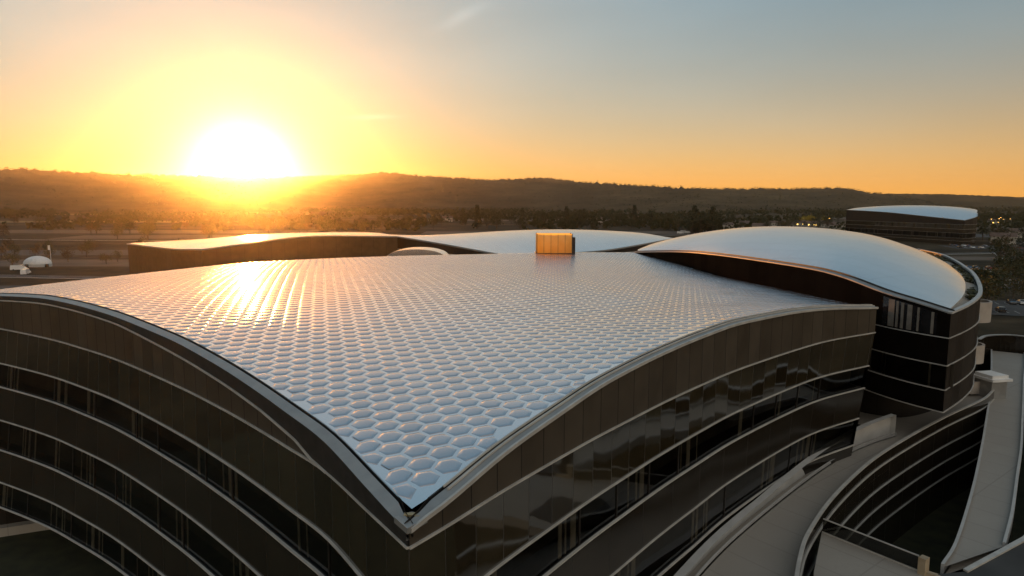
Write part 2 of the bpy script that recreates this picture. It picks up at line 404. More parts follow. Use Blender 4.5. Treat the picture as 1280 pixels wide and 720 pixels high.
# ============================================================ the near wing
near = empty('office_building', (0, 60, 0), 'large dark glass building in front with a honeycomb tiled white roof coming to a point', 'building', 'curved roof office buildings')
def zr(pts):   # (x, y, z below camera) -> heights above ground
    return [(x-near_off[0], y-near_off[1], z+H) for x, y, z in pts]
near.location = (0, 0, 0); near_off = (0, 0)
left_plan = [(-3.56, 22.2), (-5.57, 25.1), (-8.3, 29.0), (-10.98, 32), (-13.68, 34.95), (-16.8, 38.2), (-21.6, 42.9), (-29.24, 49.81), (-35.12, 54.43), (-40.11, 58.01), (-47.73, 62.64), (-58, 68.3)]
lz_x = [-58, -52, -47, -40.8, -35.1, -29.25, -21.62, -16.49, -12.94, -10.34, -7.46, -3.56]
lz_z = [-9.7, -9.05, -8.69, -8.32, -8.32, -8.5, -8.85, -9.33, -9.75, -10.1, -10.52, -11.2]
right_plan = [(-3.56, 22.2), (-2.33, 23.95), (-.58, 26.6), (1.58, 29.65), (4.01, 32.98), (5.9, 35.4), (9.03, 39.34), (12.55, 43.45), (16.2, 47.4), (22.42, 53.3), (27.07, 57.2), (32.87, 60.8)]
rz_x = [-3.56, -1.92, -.38, 3.06, 4.44, 7.08, 10.91, 15.52, 22.14, 26.79, 32.87]
rz_z = [-11.2, -10.75, -10.2, -9.5, -9.2, -8.92, -8.68, -8.5, -8.72, -9.07, -9.6]
LPl = spline(left_plan, .8); RPl = spline(right_plan, .8)
LZ = np.interp(LPl[:, 0], lz_x, lz_z)+H; RZ = np.interp(RPl[:, 0], rz_x, rz_z)+H
ker = np.ones(5)/5
def smooth(a):
    p = np.concatenate([[a[0]]*2, a, [a[-1]]*2]); q = np.convolve(p, ker, 'valid'); q[0] = a[0]; q[-1] = a[-1]; return q
LZ = smooth(LZ); RZ = smooth(RZ)
LN = normals(LPl, -1); RN = normals(RPl, 1)          # outward
segs = lambda top: [('fascia', top, LV[0]), ('reflect', LV[0], LV[1]), ('window', LV[1], LV[2]), ('spandrel', LV[2], LV[3]), ('window', LV[3], LV[4]), ('spandrel', LV[4], LV[5]), ('window', LV[5], LV[6])]
make_facade(near, LPl, -1, segs(LZ-.42), rnd, np.interp(LPl[:, 0], [-58, -47, -22, -8, -3.56], [.16, .14, .04, 0, 0]))
make_facade(near, RPl, 1, segs(RZ-.16), rnd, np.interp(RPl[:, 0], [-3.56, 12, 32.87], [0, 0, -.12]))
# set-back ground storey of the left side: curved glazing on a pale plinth; soffit above
gl = spline([(-60, 60.5), (-50.5, 64.6), (-46.8, 66.1), (-43.3, 67.0), (-36, 66.6), (-26, 61), (-14, 48), (-3, 33), (0, 33), (6, 42), (14, 50), (30, 64)], 1.5)
gn = normals(gl, 1)
w = MB(); strip(w, gl, gn, 0, .9, 0, 5.2); w.build('entrance_glazing', M['brownpanel'], near)
w = MB(); sweep(w, gl, gn, -.3, .9, 0, .9); w.build('plinth', M['concrete'], near)
w = MB(); allp = [tuple(p) for p in LPl[::-1, :2]]+[tuple(p) for p in RPl[1:, :2]]+[(38, 73), (24, 134), (-33, 117), (-55, 84)]
w.face([(x, y, 5.22) for x, y in allp]); w.build('soffit', M['mullion'], near)
# arched roof rim: trench, sloping grey band, lip; on the left a dark reveal and a second ledge below it
drop = np.interp(LPl[:, 0], [-58, -45, -29, -21.6, -16.5, -12.9, -10.3, -9.2, -3.5], [.45, .5, .62, .93, .97, 1.0, 1.15, 1.5, 1.5])
for P, Nn, Z, lft in ((LPl, LN, LZ, True), (RPl, RN, RZ, False)):
    Nx = Nn.copy(); k0 = 1.0
    taper = np.clip(arclen(P)/1.5, .35, 1)
    w = MB()
    strip(w, P, Nx, -.38*taper, Z+.10, .10, Z-.06 if lft else Z+.0, 0, True)      # band top
    strip(w, P, Nx, .10, Z-.42 if lft else Z-.16, .10, Z-.06 if lft else Z+.0, 1 if lft else 0, False)
    strip(w, P, Nx, .10, Z-.42 if lft else Z-.16, -.05, Z-.42 if lft else Z-.16, 0, False)
    strip(w, P, Nx, -.38*taper, Z-.35, -.38*taper, Z+.10, 1, False)
    strip(w, P, Nx, -.52*taper, Z-.35, -.38*taper, Z-.35, 1, False)
    strip(w, P, Nx, -.52*taper, Z-.35, -.52*taper, Z+.16, 1, False)
    w.build('roof_rim', [M['rim'], M['rim_dark']], near)
    if lft:
        za = np.maximum(Z-drop, LV[0]+.0)
        ok = Z-drop > LV[0]+.02
        i1 = np.where(ok)[0]
        Q = P[i1[0]-1:]; QN = Nx[i1[0]-1:]; zq = za[i1[0]-1:]
        w = MB(); sweep(w, Q, QN, .02, .11, zq-.05, zq+.05); w.build('ledge', M['ledge'], near)
        w = MB(); strip(w, P, Nx, .035, za, .035, np.maximum(Z-.425, za)); w.build('fascia_reveal', M['rim_dark'], near)
    else:
        w = MB(); sweep(w, P, Nx, .06, .17, Z-.12, Z+.05); w.build('rim_lip', M['ledge'], near)
        for o_, h_ in ((-.24, .12), (-.44, .18)):
            w = MB(); sweep(w, P[3:], Nx[3:], o_-.035, o_+.035, (Z+h_-.04)[3:], (Z+h_+.04)[3:]); w.build('gutter_rail', M['ledge'], near)
# the other walls (end by the right wing, back, far left)
w = MB(); q = lambda z: (32.87-RN[-1, 0]*.12*max(0, 21.1-z), 60.8-RN[-1, 1]*.12*max(0, 21.1-z), z)
w.face([q(5.0), (38.2, 72.6, 5.0), (38.2, 72.6, 21.4), q(21.1)]); w.face([q(21.1), (38.2, 72.6, 21.4), q(RZ[-1]-.16)])
w.build('end_wall', M['fascia'], near)
backpts = [(-58, 68.3, -9.7), (-55.5, 82, -10.0), (-51, 97, -10.2), (-44, 109, -10.1), (-33, 118, -10.1), (-20, 124, -10.1), (-6, 128, -10.1), (9, 132, -10.1), (24, 135, -10.3)]
bp = spline(backpts, 2)
wall_closed('back_wall', near, [tuple(p[:2]) for p in bp], 0, list(bp[:, 2]+H-.05), M['brownpanel'])
rightback = spline([(32.87, 60.8, -9.6), (37.0, 69.5, -11.0), (38.1, 73, -11.4), (36.9, 80, -11.5), (35.2, 88, -11.5), (31.9, 105, -11.6), (29.3, 121, -11.2), (24, 135, -10.3)], 2)
# roof patch, inset behind the trench
inL = np.column_stack([LPl[:, 0]-LN[:, 0]*.5, LPl[:, 1]-LN[:, 1]*.5, LZ+.14])
inR = np.column_stack([RPl[:, 0]-RN[:, 0]*.5, RPl[:, 1]-RN[:, 1]*.5, RZ+.14])
apex = np.array([-3.6, 23.3, LZ[0]+.2])
inL = np.vstack([apex, inL[2:]]); inR = np.vstack([apex, inR[2:]])
bL = bp.copy(); bL[:, 2] += H; bL = np.vstack([inL[-1], bL[1:]])
bR = rightback.copy(); bR[:, 2] += H; bR = np.vstack([inR[-1], bR[1:]])
G = coons(inR, bL, inL, bR, 70, 70, bulge=ROOF_BULGE if 'ROOF_BULGE' in globals() else .3)
flip = not up_facing(G)
mb = MB(); grid_mesh(mb, G, 0, flip)
bvh = BVHTree.FromPolygons([Vector(p) for p in mb.v], mb.f)
# honeycomb of shallow raised tiles: pattern of the same roof mesh
sh = .66; az = R(-15.5)
er = np.array([math.sin(az), math.cos(az)]); ec = np.array([math.cos(az), -math.sin(az)])
edge = np.vstack([G[0, :, :2], G[:, -1, :2], G[::-1, 0, :2][::1], G[-1, ::-1, :2]])
poly = np.vstack([G[:, 0, :2], G[-1, 1:, :2], G[-2::-1, -1, :2], G[0, -2:0:-1, :2]])
def inside(p):
    x, y = p; c = False
    x0, y0 = poly[:, 0], poly[:, 1]; x1, y1 = np.roll(x0, -1), np.roll(y0, -1)
    m = (y0 > y) != (y1 > y)
    xi = x0+(y-y0)*(x1-x0)/np.where(y1 == y0, 1e-9, y1-y0)
    return np.count_nonzero(m & (x < xi)) % 2 == 1
def near_edge(p):
    a = poly; b = np.roll(poly, -1, axis=0); ab = b-a
    t = np.clip(((p-a)*ab).sum(1)/np.maximum((ab*ab).sum(1), 1e-9), 0, 1)
    return np.min(np.linalg.norm(a+ab*t[:, None]-p, axis=1))
hexdir = [math.pi/3*k for k in range(6)]
for ic in range(-85, 95):
    for ir in range(0, 132):
        c = np.array([-3.5, 22.0])+ec*(ic*1.5*sh)+er*((ir+(.5 if ic % 2 else 0))*math.sqrt(3)*sh)
        if not inside(c) or near_edge(c) < .08: continue
        hit = bvh.ray_cast(Vector((c[0], c[1], 60)), Vector((0, 0, -1)))
        if hit[0] is None: continue
        zc = hit[0].z; n = hit[1]
        if n.z < 0: n = -n
        def q(r, a, h):
            d = ec*math.cos(a)*r+er*math.sin(a)*r
            return (c[0]+d[0], c[1]+d[1], zc-(n.x*d[0]+n.y*d[1])/n.z+h)
        jit = rnd.uniform(-.003, .003)
        tl = (rnd.uniform(-.005, .005), rnd.uniform(-.005, .005))
        hh = lambda r, a: r*(math.cos(a)*tl[0]+math.sin(a)*tl[1])
        sc = [1.0]*6
        if near_edge(c) < .8:
            for k in range(6):
                d = ec*math.cos(hexdir[k])+er*math.sin(hexdir[k])
                while sc[k] > .1:
                    pe = c+d*.58*sc[k]
                    if inside(pe) and near_edge(pe) > .03: break
                    sc[k] -= .08
            if max(sc) < .4: continue
        b0 = [mb.vert(q(.57*sc[k], a, -.004)) for k, a in enumerate(hexdir)]; b1 = [mb.vert(q(.53*sc[k], a, .017+jit+hh(.6, a))) for k, a in enumerate(hexdir)]; b2 = [mb.vert(q(.36*sc[k], a, .031+jit+hh(.4, a))) for k, a in enumerate(hexdir)]; b3 = [mb.vert(q(.16*sc[k], a, .039+jit)) for k, a in enumerate(hexdir)]
        for k in range(6):
            k2 = (k+1) % 6
            mb.idx([b0[k], b0[k2], b1[k2], b1[k]], mi=1, sm=False); mb.idx([b1[k], b1[k2], b2[k2], b2[k]], mi=1, sm=True); mb.idx([b2[k], b2[k2], b3[k2], b3[k]], mi=1, sm=True)
        mb.idx(b3, mi=1, sm=True)
roof = mb.build('roof', [M['roof_base'], M['roof_cell']], near)
w = MB(); w.prism([(-3.56, 21.98), (-2.98, 22.86), (-3.58, 23.28), (-4.16, 22.84)], LZ[0]-.10, LZ[0]+.115); w.build('corner_cap', M['rim'], near)
w = MB(); w.box((-3.58, 22.95, LZ[0]+.14), (.5, .2, .09), .05); w.box((-3.35, 22.8, LZ[0]+.15), (.16, .12, .1), .4)
w.build('drain_box', noisy('drain_brass', (.30, .22, .10), (.42, .32, .16), 3, .4), near)

# ============================================================ the right wing
rw = empty('office_building', (0, 0, 0), 'dark stone and glass wing on the right under a smooth domed white roof', 'building', 'curved roof office buildings')
s1 = spline([(41.7, 64, -10.6), (40.0, 67, -9.95), (38.7, 70.7, -9.45), (37.3, 77.5, -8.5), (35.8, 85, -8.2), (32.2, 105, -8.4), (29.6, 120, -9.0), (24.2, 135.5, -10.25)], 1.2)
s2 = spline([(41.7, 64, -10.6), (46, 68, -10.45), (50, 72.3, -10.2), (53.1, 76.6, -10.0), (57, 82.8, -9.8), (61, 89.7, -9.6), (64.5, 96.5, -9.5), (68.5, 105, -9.3), (72.5, 115, -9.1), (75, 126, -9.0)], 1.2)
RL = [19.9, 17.2, 14.8, 12.6]
for P, sd in ((s1, -1), (s2, 1)):
    top = P[:, 2]+H-.12
    N = normals(P, sd)
    if sd == -1: sg = [('rough', top, RL[0]), ('rough', RL[0], RL[1]), ('window', RL[1], RL[2]), ('rough', RL[2], RL[3])]  # this side gets the panels with shade in their colour
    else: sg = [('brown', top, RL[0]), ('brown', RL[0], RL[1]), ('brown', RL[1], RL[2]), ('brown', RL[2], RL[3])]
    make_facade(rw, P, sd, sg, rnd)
    w = MB()
    if sd == -1:
        strip(w, P, N, -.9, P[:, 2]+H+.12, .12, P[:, 2]+H-.02, 0, True); strip(w, P, N, .12, P[:, 2]+H-.14, .12, P[:, 2]+H-.02, 0, False)
        strip(w, P, N, .12, P[:, 2]+H-.14, 0, P[:, 2]+H-.14, 1, False)
        w.build('roof_rim', [M['rim'], M['rim_dark']], rw)
        w = MB(); sweep(w, P, N, -.62, -.52, P[:, 2]+H+.08, P[:, 2]+H+.22); w.build('gutter_rail', M['rim_dark'], rw)
    else:
        sweep(w, P, N, -.28, .12, P[:, 2]+H-.14, P[:, 2]+H+.08)
        w.build('roof_rim', M['concrete_pale'], rw)
base = spline([(24.5, 134), (31, 112), (35.5, 90), (38.6, 78), (41.2, 74.2), (44.5, 73.8), (51, 78.3), (57, 86), (66, 106), (72, 124)], 1.2); base = base[2:-2]
bn = normals(base, 1)
w = MB(); strip(w, base, bn, 0, 0, 0, 12.6); w.build('recessed_glazing', M['brownpanel'], rw)
w = MB(); pl = [tuple(p) for p in s1[::-1, :2]]+[tuple(p) for p in s2[1:, :2]]
w.face([(x, y, 12.56) for x, y in pl]); w.build('soffit', M['mullion'], rw)
# tall window group near the tip on the top storey
wi = MB(); Pn = normals(s1, -1); sl = arclen(s1)
i0, i1 = 1, 6
Q = s1[i0:i1+1]; QN = Pn[i0:i1+1]
strip(wi, Q, QN, .03, 20.05, .03, Q[:, 2]+H-.45); wo = wi.build('corner_window', M['paneglass'], rw)
bl = MB()
for q, ww in ((1.2, .25), (2.6, .2), (3.5, .5), (4.3, .3), (4.9, .25), (5.6, .7)):
    x = np.interp(q+.4, sl, s1[:, 0]); y = np.interp(q+.4, sl, s1[:, 1]); zt = np.interp(q+.4, sl, s1[:, 2])+H-.5
    nx = np.interp(q, sl, Pn[:, 0]); ny = np.interp(q, sl, Pn[:, 1])
    bl.box((x+nx*.06, y+ny*.06, (zt+20.1)/2), (ww, .05, zt-20.1), math.atan2(ny, nx)+math.pi/2)
bl.build('blinds', noisy('curtain_taupe', (.16, .14, .115), (.24, .21, .18), 1.5, .8), wo)
# domed roof
e2 = spline([(41.9, 64.7, -10.45), (44.6, 67.8, -10.3), (48, 71.9, -10.05), (51.7, 77.2, -9.8), (55, 82.6, -9.5), (58.8, 90, -9.2), (62, 98, -8.9), (65.5, 108, -8.6), (68, 122, -8.6)], 1.2)
i1_ = np.column_stack([s1[:, 0]-Pn[:, 0]*.9, s1[:, 1]-Pn[:, 1]*.9, s1[:, 2]+.14]); i1_[0] = e2[0]
bk1 = spline([(24.2, 135.5, -10.1), (30, 146, -9.6), (42, 154, -9.3), (52, 150, -9.2)], 3)
bk2 = spline([(68, 122, -8.6), (64, 136, -9.0), (52, 150, -9.2)], 3)
def up(c): c = np.array(c); c[:, 2] += H; return c
bk1[0] = i1_[-1]
G2 = coons(up(i1_), up(bk2), up(e2), up(bk1), 60, 50, bulge=3.6, pw=.75)
mb = MB(); grid_mesh(mb, G2, 0, not up_facing(G2)); mb.build('roof', M['roof_far'], rw)
# planted terrace between roof and parapet on the outer side
n2 = normals(s2, 1); o2 = np.column_stack([s2[:, 0]-n2[:, 0]*.2, s2[:, 1]-n2[:, 1]*.2])
w = MB(); kk = 40
A = np.column_stack([np.interp(np.linspace(0, 1, kk), np.linspace(0, 1, len(s2)), c) for c in (o2[:, 0], o2[:, 1], s2[:, 2])])
B = np.column_stack([np.interp(np.linspace(0, 1, kk), np.linspace(0, 1, len(e2)), e2[:, c]) for c in range(3)])
for i in range(kk-1):
    w.face([(A[i, 0], A[i, 1], A[i, 2]+H-.55), (A[i+1, 0], A[i+1, 1], A[i+1, 2]+H-.55), (B[i+1, 0], B[i+1, 1], B[i+1, 2]+H-.35), (B[i, 0], B[i, 1], B[i, 2]+H-.35)])
    w.face([(B[i, 0], B[i, 1], B[i, 2]+H-.8), (B[i+1, 0], B[i+1, 1], B[i+1, 2]+H-.8), (B[i+1, 0], B[i+1, 1], B[i+1, 2]+H), (B[i, 0], B[i, 1], B[i, 2]+H)], mi=1)
tr_ = w.build('roof_terrace', [M['concrete'], M['ledge']], rw)
w = MB(); r2 = random.Random(5)
for i in range(900):
    t = r2.uniform(.12, .95); f = r2.uniform(.25, .75)
    p = [np.interp(t, np.linspace(0, 1, kk), A[:, c])*f+np.interp(t, np.linspace(0, 1, kk), B[:, c])*(1-f) for c in range(3)]
    if math.sin(t*37)+math.sin(t*91) < .1: continue
    a = r2.uniform(0, 6.3); sz = r2.uniform(.12, .3); hh = r2.uniform(.05, .55)
    dx, dy = math.cos(a)*sz, math.sin(a)*sz
    w.face([(p[0]-dx, p[1]-dy, p[2]+H-.5+hh), (p[0]+dx, p[1]+dy, p[2]+H-.5+hh+r2.uniform(-.1, .1)), (p[0]+dx-dy, p[1]+dy+dx, p[2]+H-.4+hh), (p[0]-dx-dy, p[1]-dy+dx, p[2]+H-.4+hh)])
tag(w.build('planting', M['leaf_olive'], tr_), kind='stuff')
bw = [tuple(s1[-1, :2]), (30, 147), (42, 155), (53, 151), (66, 137), tuple(s2[-1, :2])]
wall_closed('back_wall', rw, bw, 0, [22.7, 23.2, 23.5, 23.6, 24, 24], M['brownpanel'])
# rounded cream balconies on the outer side
for (cx, cy, rr, z0, z1) in ((61.7, 91.2, 2.6, 16.9, 19.6), (57.9, 85.6, 2.1, 12.6, 14.9), (56.6, 83.4, 1.8, 9.3, 10.8)):
    w = MB(); n = 28
    ring = [(cx+math.cos(t)*rr, cy+math.sin(t)*rr) for t in np.linspace(R(-130), R(70), n)]
    ri = [(cx+math.cos(t)*(rr-.3), cy+math.sin(t)*(rr-.3)) for t in np.linspace(R(-130), R(70), n)]
    for i in range(n-1):
        a, b, c, d = ring[i], ring[i+1], ri[i+1], ri[i]
        w.face([(*a, z0), (*b, z0), (*b, z1), (*a, z1)], sm=True); w.face([(*d, z0+.5), (*d, z1), (*c, z1), (*c, z0+.5)], sm=True)
        w.face([(*a, z1), (*b, z1), (*c, z1), (*d, z1)])
    w.face([(*p, z0) for p in ring][::-1]); w.face([(*p, z0+.5) for p in ring])
    w.build('balcony', M['cream'], rw)

# ============================================================ the far wings
def leaf_building(label, front_l, front_r, back_l, back_r, bulge, pw=1.0, lv=(20.0, 17.0, 14.5, 11.5, 9.0), dark=False):
    """front_l / front_r run from the near tip outwards (x,y,z rel. camera); back_l, back_r from those ends to the far tip"""
    b = empty('office_building', (0, 0, 0), label, 'building', 'curved roof office buildings')
    FL, FR, BL, BR = (spline(c, 2.5) for c in (front_l, front_r, back_l, back_r))
    for P, sd in ((FL, -1), (FR, 1)):
        N = normals(P, sd); top = P[:, 2]+H-.3
        sg = [('brown', top, lv[0])]; kinds = ('hazy', 'hazy', 'hazy', 'hazy') if dark else ('reflect', 'spandrel', 'window', 'spandrel')
        if dark: sg = [('hazy', top, 0.0)]; kinds = ()
        if not dark:
            for k in range(len(lv)-1): sg.append((kinds[k % 4], lv[k], lv[k+1]))
            sg.append(('spandrel', lv[-1], 0))
        make_facade(b, P, sd, sg, rnd)
        w = MB(); sweep(w, P, N, -.5, .25, P[:, 2]+H-.3, P[:, 2]+H); w.build('roof_rim', M['rim'], b)
    wall_closed('back_wall', b, [tuple(p[:2]) for p in BL]+[tuple(p[:2]) for p in BR[::-1]], 0, list(BL[:, 2]+H-.3)+list(BR[::-1, 2]+H-.3), M['brownpanel'])
    G = coons(up(FR), up(BL), up(FL), up(BR), 40, 40, bulge, pw)
    G[..., 2] += .03
    mb = MB(); grid_mesh(mb, G, 0, not up_facing(G)); mb.build('roof', M['roof_far'], b)
    return b
leaf_building('dark building behind the honeycomb roof with a long pale leaf-shaped roof, beside the amber box',
    [(-2, 151, -12.0), (-9, 158, -11.3), (-18, 168, -10.5), (-34, 187, -9.4)], [(-2, 151, -12.0), (8, 155, -12.1), (20, 162, -12.0), (30, 172, -11.5), (45, 191, -10.6)],
    [(-34, 187, -9.4), (-22, 203, -10.6), (-5, 214, -10.4), (10, 218, -9.6)], [(45, 191, -10.6), (35, 207, -9.6), (10, 218, -9.6)], 2.2)
leaf_building('low dark building at left below the sun with a thin pale pink sliver of roof',
    [(-75, 165, -11.8), (-86, 172, -12.1), (-107, 190, -12.0)], [(-75, 165, -11.8), (-66, 169.5, -10.7), (-52, 176, -9.2), (-30, 179, -9.4)],
    [(-107, 190, -12.0), (-95, 206, -11.8), (-80, 214, -10.9), (-55, 212, -9.9)], [(-30, 179, -9.4), (-40, 200, -9.5), (-55, 212, -9.9)], .5, dark=True)
leaf_building('distant dark building at far right with a pale blue roof, alone among the car parks',
    [(332, 503, -14.7), (322, 535, -12.4), (311, 570, -10), (298, 612, -8.6)], [(332, 503, -14.7), (345, 510, -12.4), (352, 519, -10)],
    [(298, 612, -8.6), (325, 640, -7), (360, 650, -6)], [(352, 519, -10), (378, 570, -7), (360, 650, -6)], 3.5, lv=(15.0, 11.5, 8.5, 5.0, 2.8))

# amber screened roof lantern
ab = empty('roof_lantern', (8.2, 131.2, 22.85), 'amber glowing box standing on the back edge of the honeycomb roof', 'roof box')
w = MB(); n = 10
for (x0, y0, x1, y1) in ((-3.5, -1.9, 3.2, -1.9), (3.2, -1.9, 3.2, 1.9), (3.2, 1.9, -3.5, 1.9), (-3.5, 1.9, -3.5, -1.9)):
    w.face([(x0, y0, -.2), (x1, y1, -.2), (x1, y1, 3.75), (x0, y0, 3.75)])
w.build('screen', M['screen'], ab)
w = MB(); w.box((-.15, 0, -.05), (7.2, 4.2, .35)); w.build('kerb', M['rim_dark'], ab)
for x in (-2.16, -.82, .52, 1.86):
    w = MB(); w.box((x, -1.91, 1.8), (.05, .05, 3.9)); w.build('screen_joint', M['mullion'], ab)
w = MB(); w.box((3.6, 0, 1.45), (.5, 2.6, 3.2)); w.build('dark_side_box', M['rim_dark'], ab)  # plain dark box along the lantern's right side
for x in (-3.5, 3.2):
    for y in (-1.9, 1.9):
        w = MB(); w.box((x, y, 1.8), (.14, .14, 4.0)); w.build('post', M['mullion'], ab)

# low rounded canopy in the courtyard behind
cn = empty('canopy', (-19.5, 141, 0), 'small low rounded pale canopy just behind the honeycomb roof edge', 'canopy')
w = MB(); n = 14
for i in range(n):
    t0, t1 = math.pi*i/n, math.pi*(i+1)/n
    p = lambda t, y: (-6.2*math.cos(t), y, 20.6+2.5*math.sin(t)**.7 if math.sin(t) > 1e-6 else 20.6)
    w.face([p(t0, -3), p(t1, -3), p(t1, 4), p(t0, 4)], sm=True)
    w.face([(p(t0, -3)[0], -3, 20.3), (p(t1, -3)[0], -3, 20.3), p(t1, -3), p(t0, -3)])
    w.face([(p(t0, -3)[0], -2.9, 17.5), (p(t1, -3)[0], -2.9, 17.5), (p(t1, -3)[0], -2.9, p(t1, -3)[2]-.1), (p(t0, -3)[0], -2.9, p(t0, -3)[2]-.1)])
w.build('canopy_shell', M['roof_far'], cn)
w = MB()
for x in (-5, 0, 5): w.tube((x, 0, 0), (x, 0, 20.8), .25, .25)
w.build('columns', M['rim'], cn)

# ============================================================ raised walkways at bottom right
wk = empty('raised_walkway', (0, 0, 0), 'broad grey concrete deck curving between the front building and the courtyard', 'walkway', 'raised walkways')
dl = spline([(39.0, 68.0), (35.6, 65.9), (31.6, 62.9), (27.2, 58.9), (21.0, 52.5), (14.6, 45.4), (9.9, 39.3), (4, 31), (-1, 23)], .8)
dr = spline([(58.5, 80.5), (54.4, 76.5), (46.3, 70.3), (38.8, 64.1), (31.9, 57.9), (25.4, 50.9), (20.9, 45.1), (18.7, 41.5), (16.4, 36.8), (13.5, 30)], .8)
m = 60
def rs(P, m): t = np.linspace(0, 1, m); s = arclen(P)/arclen(P)[-1]; return np.column_stack([np.interp(t, s, P[:, 0]), np.interp(t, s, P[:, 1])])
a, b = rs(dl, m), rs(dr, m)
w = MB()
for i in range(m-1):
    w.face([(*a[i], 9.0), (*b[i], 9.0), (*b[i+1], 9.0), (*a[i+1], 9.0)][::-1]); w.face([(*a[i], 8.2), (*b[i], 8.2), (*b[i+1], 8.2), (*a[i+1], 8.2)])
w.face([(39.0, 68.0, 8.996), (58.5, 80.5, 8.996), (64, 97, 8.996), (40, 98, 8.996), (33, 80, 8.996)][::1])
w.build('deck', M['concrete'], wk)
nl = normals(dl, 1); nr = normals(dr, -1)
if np.dot(nl[len(nl)//2], b[m//2]-a[m//2]) > 0: nl = -nl
if np.dot(nr[len(nr)//2], a[m//2]-b[m//2]) > 0: nr = -nr
w = MB(); sweep(w, dl, nl, -.55, .0, 8.2, np.interp(np.linspace(0, 1, len(dl)), [0, .12, .45, 1], [11.2, 10.9, 10.1, 10.1])); w.build('parapet', M['concrete_pale'], wk)
w = MB(); sweep(w, dl, nl, -.70, -.58, 9.0, 9.35); w.build('kerb', M['concrete_pale'], wk)
w = MB(); sweep(w, dr, nr, -.16, .0, 9.0, 10.1); w.build('parapet', M['spandrel'], wk)
w = MB(); sweep(w, dr, nr, -.20, .05, 10.1, 10.2); w.build('coping', M['ledge'], wk)
w = MB(); strip(w, dr, nr, .0, 0, .0, 9.0); w.build('curved_wall', M['spandrel'], wk)
for z in (9.05, 6.9, 5.05, 3.2):
    w = MB(); sweep(w, dr, nr, -.02, .10, z-.05, z+.05); w.build('ledge', M['ledge'], wk)
w = MB(); strip(w, dl, nl, -.3, 0, -.3, 8.2); w.build('under_wall', M['spandrel'], wk)

tw = empty('terrace', (0, 0, 0), 'small flat grey terrace with a glass balustrade beside the broad curving deck', 'terrace')
tp = [(19.6, 41.6), (22.55, 47.0), (26.5, 41.7), (29, 38.2), (22, 33), (17.5, 37)]
w = MB(); w.prism(tp, 8.3, 9.04); w.build('slab', M['concrete'], tw)
w = MB(); bs_ = np.array([(22.55, 46.9), (23.9, 45.1), (25.2, 43.4), (26.4, 41.7)]); w.box(((22.55+26.4)/2, (46.9+41.7)/2, 9.55), (math.hypot(3.85, 5.2), .04, 1.0), math.atan2(-5.2, 3.85)); bal = w.build('balustrade', M['glass'], tw)
w = MB(); w.box(((22.55+26.4)/2, (46.9+41.7)/2, 10.1), (math.hypot(3.85, 5.2), .08, .07), math.atan2(-5.2, 3.85))
w.box(((22.55+26.4)/2, (46.9+41.7)/2, 9.1), (math.hypot(3.85, 5.2), .14, .09), math.atan2(-5.2, 3.85)); w.build('rails', M['ledge'], bal)
w = MB(); w.box((26.55, 41.4, 9.6), (.55, .45, 1.15), .6); w.box((27.0, 41.0, 9.15), (1.1, .35, .25), -.75); w.build('post', noisy('tan_stone', (.34, .26, .17), (.44, .35, .24), 2, .7), tw)
w = MB(); w.prism([(19.4, 40.9), (21.9, 41.0), (23.2, 38.8), (21.0, 36), (18.2, 37.5)], 9.04, 9.10); w.build('dark_patch', M['asphalt'], tw)  # thin dark patch lying on the slab
w = MB(); 
for i in range(len(tp)):
    p, q = tp[i], tp[(i+1) % len(tp)]; w.face([(*p, 0), (*q, 0), (*q, 8.3), (*p, 8.3)])
w.build('under_wall', M['spandrel'], tw)

w2 = empty('raised_walkway', (0, 0, 0), 'narrow grey walkway running along the right edge of the courtyard', 'walkway', 'raised walkways')
wl = spline([(77.0, 107.5), (72.5, 101), (65, 90.3), (57.9, 80.4), (51.5, 71.7), (45.7, 63.9), (38.1, 53.9), (31.3, 45.4), (28.3, 42.2)], .8)
wr = spline([(80.5, 105.0), (76, 98.8), (68.5, 89), (61.9, 80.2), (55.7, 72), (49.5, 63.8), (44.6, 57.6), (38.6, 50), (34.4, 45.0)], .8)
a, b = rs(wl, m), rs(wr, m)
w = MB()
for i in range(m-1):
    w.face([(*a[i], 9.0), (*b[i], 9.0), (*b[i+1], 9.0), (*a[i+1], 9.0)][::-1]); w.face([(*a[i], 8.4), (*b[i], 8.4), (*b[i+1], 8.4), (*a[i+1], 8.4)])
w.build('deck', M['concrete'], w2)
for P, tgt in ((wl, b), (wr, a)):
    N = normals(P, 1)
    if np.dot(N[len(N)//2], tgt[m//2]-P[len(P)//2]) > 0: N = -N
    w = MB(); sweep(w, P, N, -.12, .08, 8.4, 9.28); w.build('kerb', M['concrete_pale'], w2)
    w = MB(); strip(w, P, N, 0, 0, 0, 8.4); w.build('under_wall', M['spandrel'], w2)
# curved parapet wall at its head
hd = spline([(72.8, 101.6), (75.5, 103.5), (78.2, 104.3), (79.6, 102.6), (78.4, 98.5), (74, 91.5), (66, 81), (58, 70.8)], .7)
hd = spline([(72.0, 103.8), (75.6, 106.8), (80, 107.3), (83.2, 103.6), (82, 98.3), (77, 90.6), (69, 80.2), (60, 69.2), (50, 56.5)], .7)
nh = normals(hd, -1)
w = MB(); sweep(w, hd, nh, -.4, .0, 0, np.interp(np.linspace(0, 1, len(hd)), [0, .3, .45, 1], [11.6, 11.4, 10.6, 8.0])); w.build('curved_wall', M['spandrel'], w2)
w = MB(); zt_ = np.interp(np.linspace(0, 1, len(hd)), [0, .3, .45, 1], [11.6, 11.4, 10.6, 8.0]); sweep(w, hd, nh, -.45, .05, zt_+.002, zt_+.14); w.build('coping', M['concrete_pale'], w2)

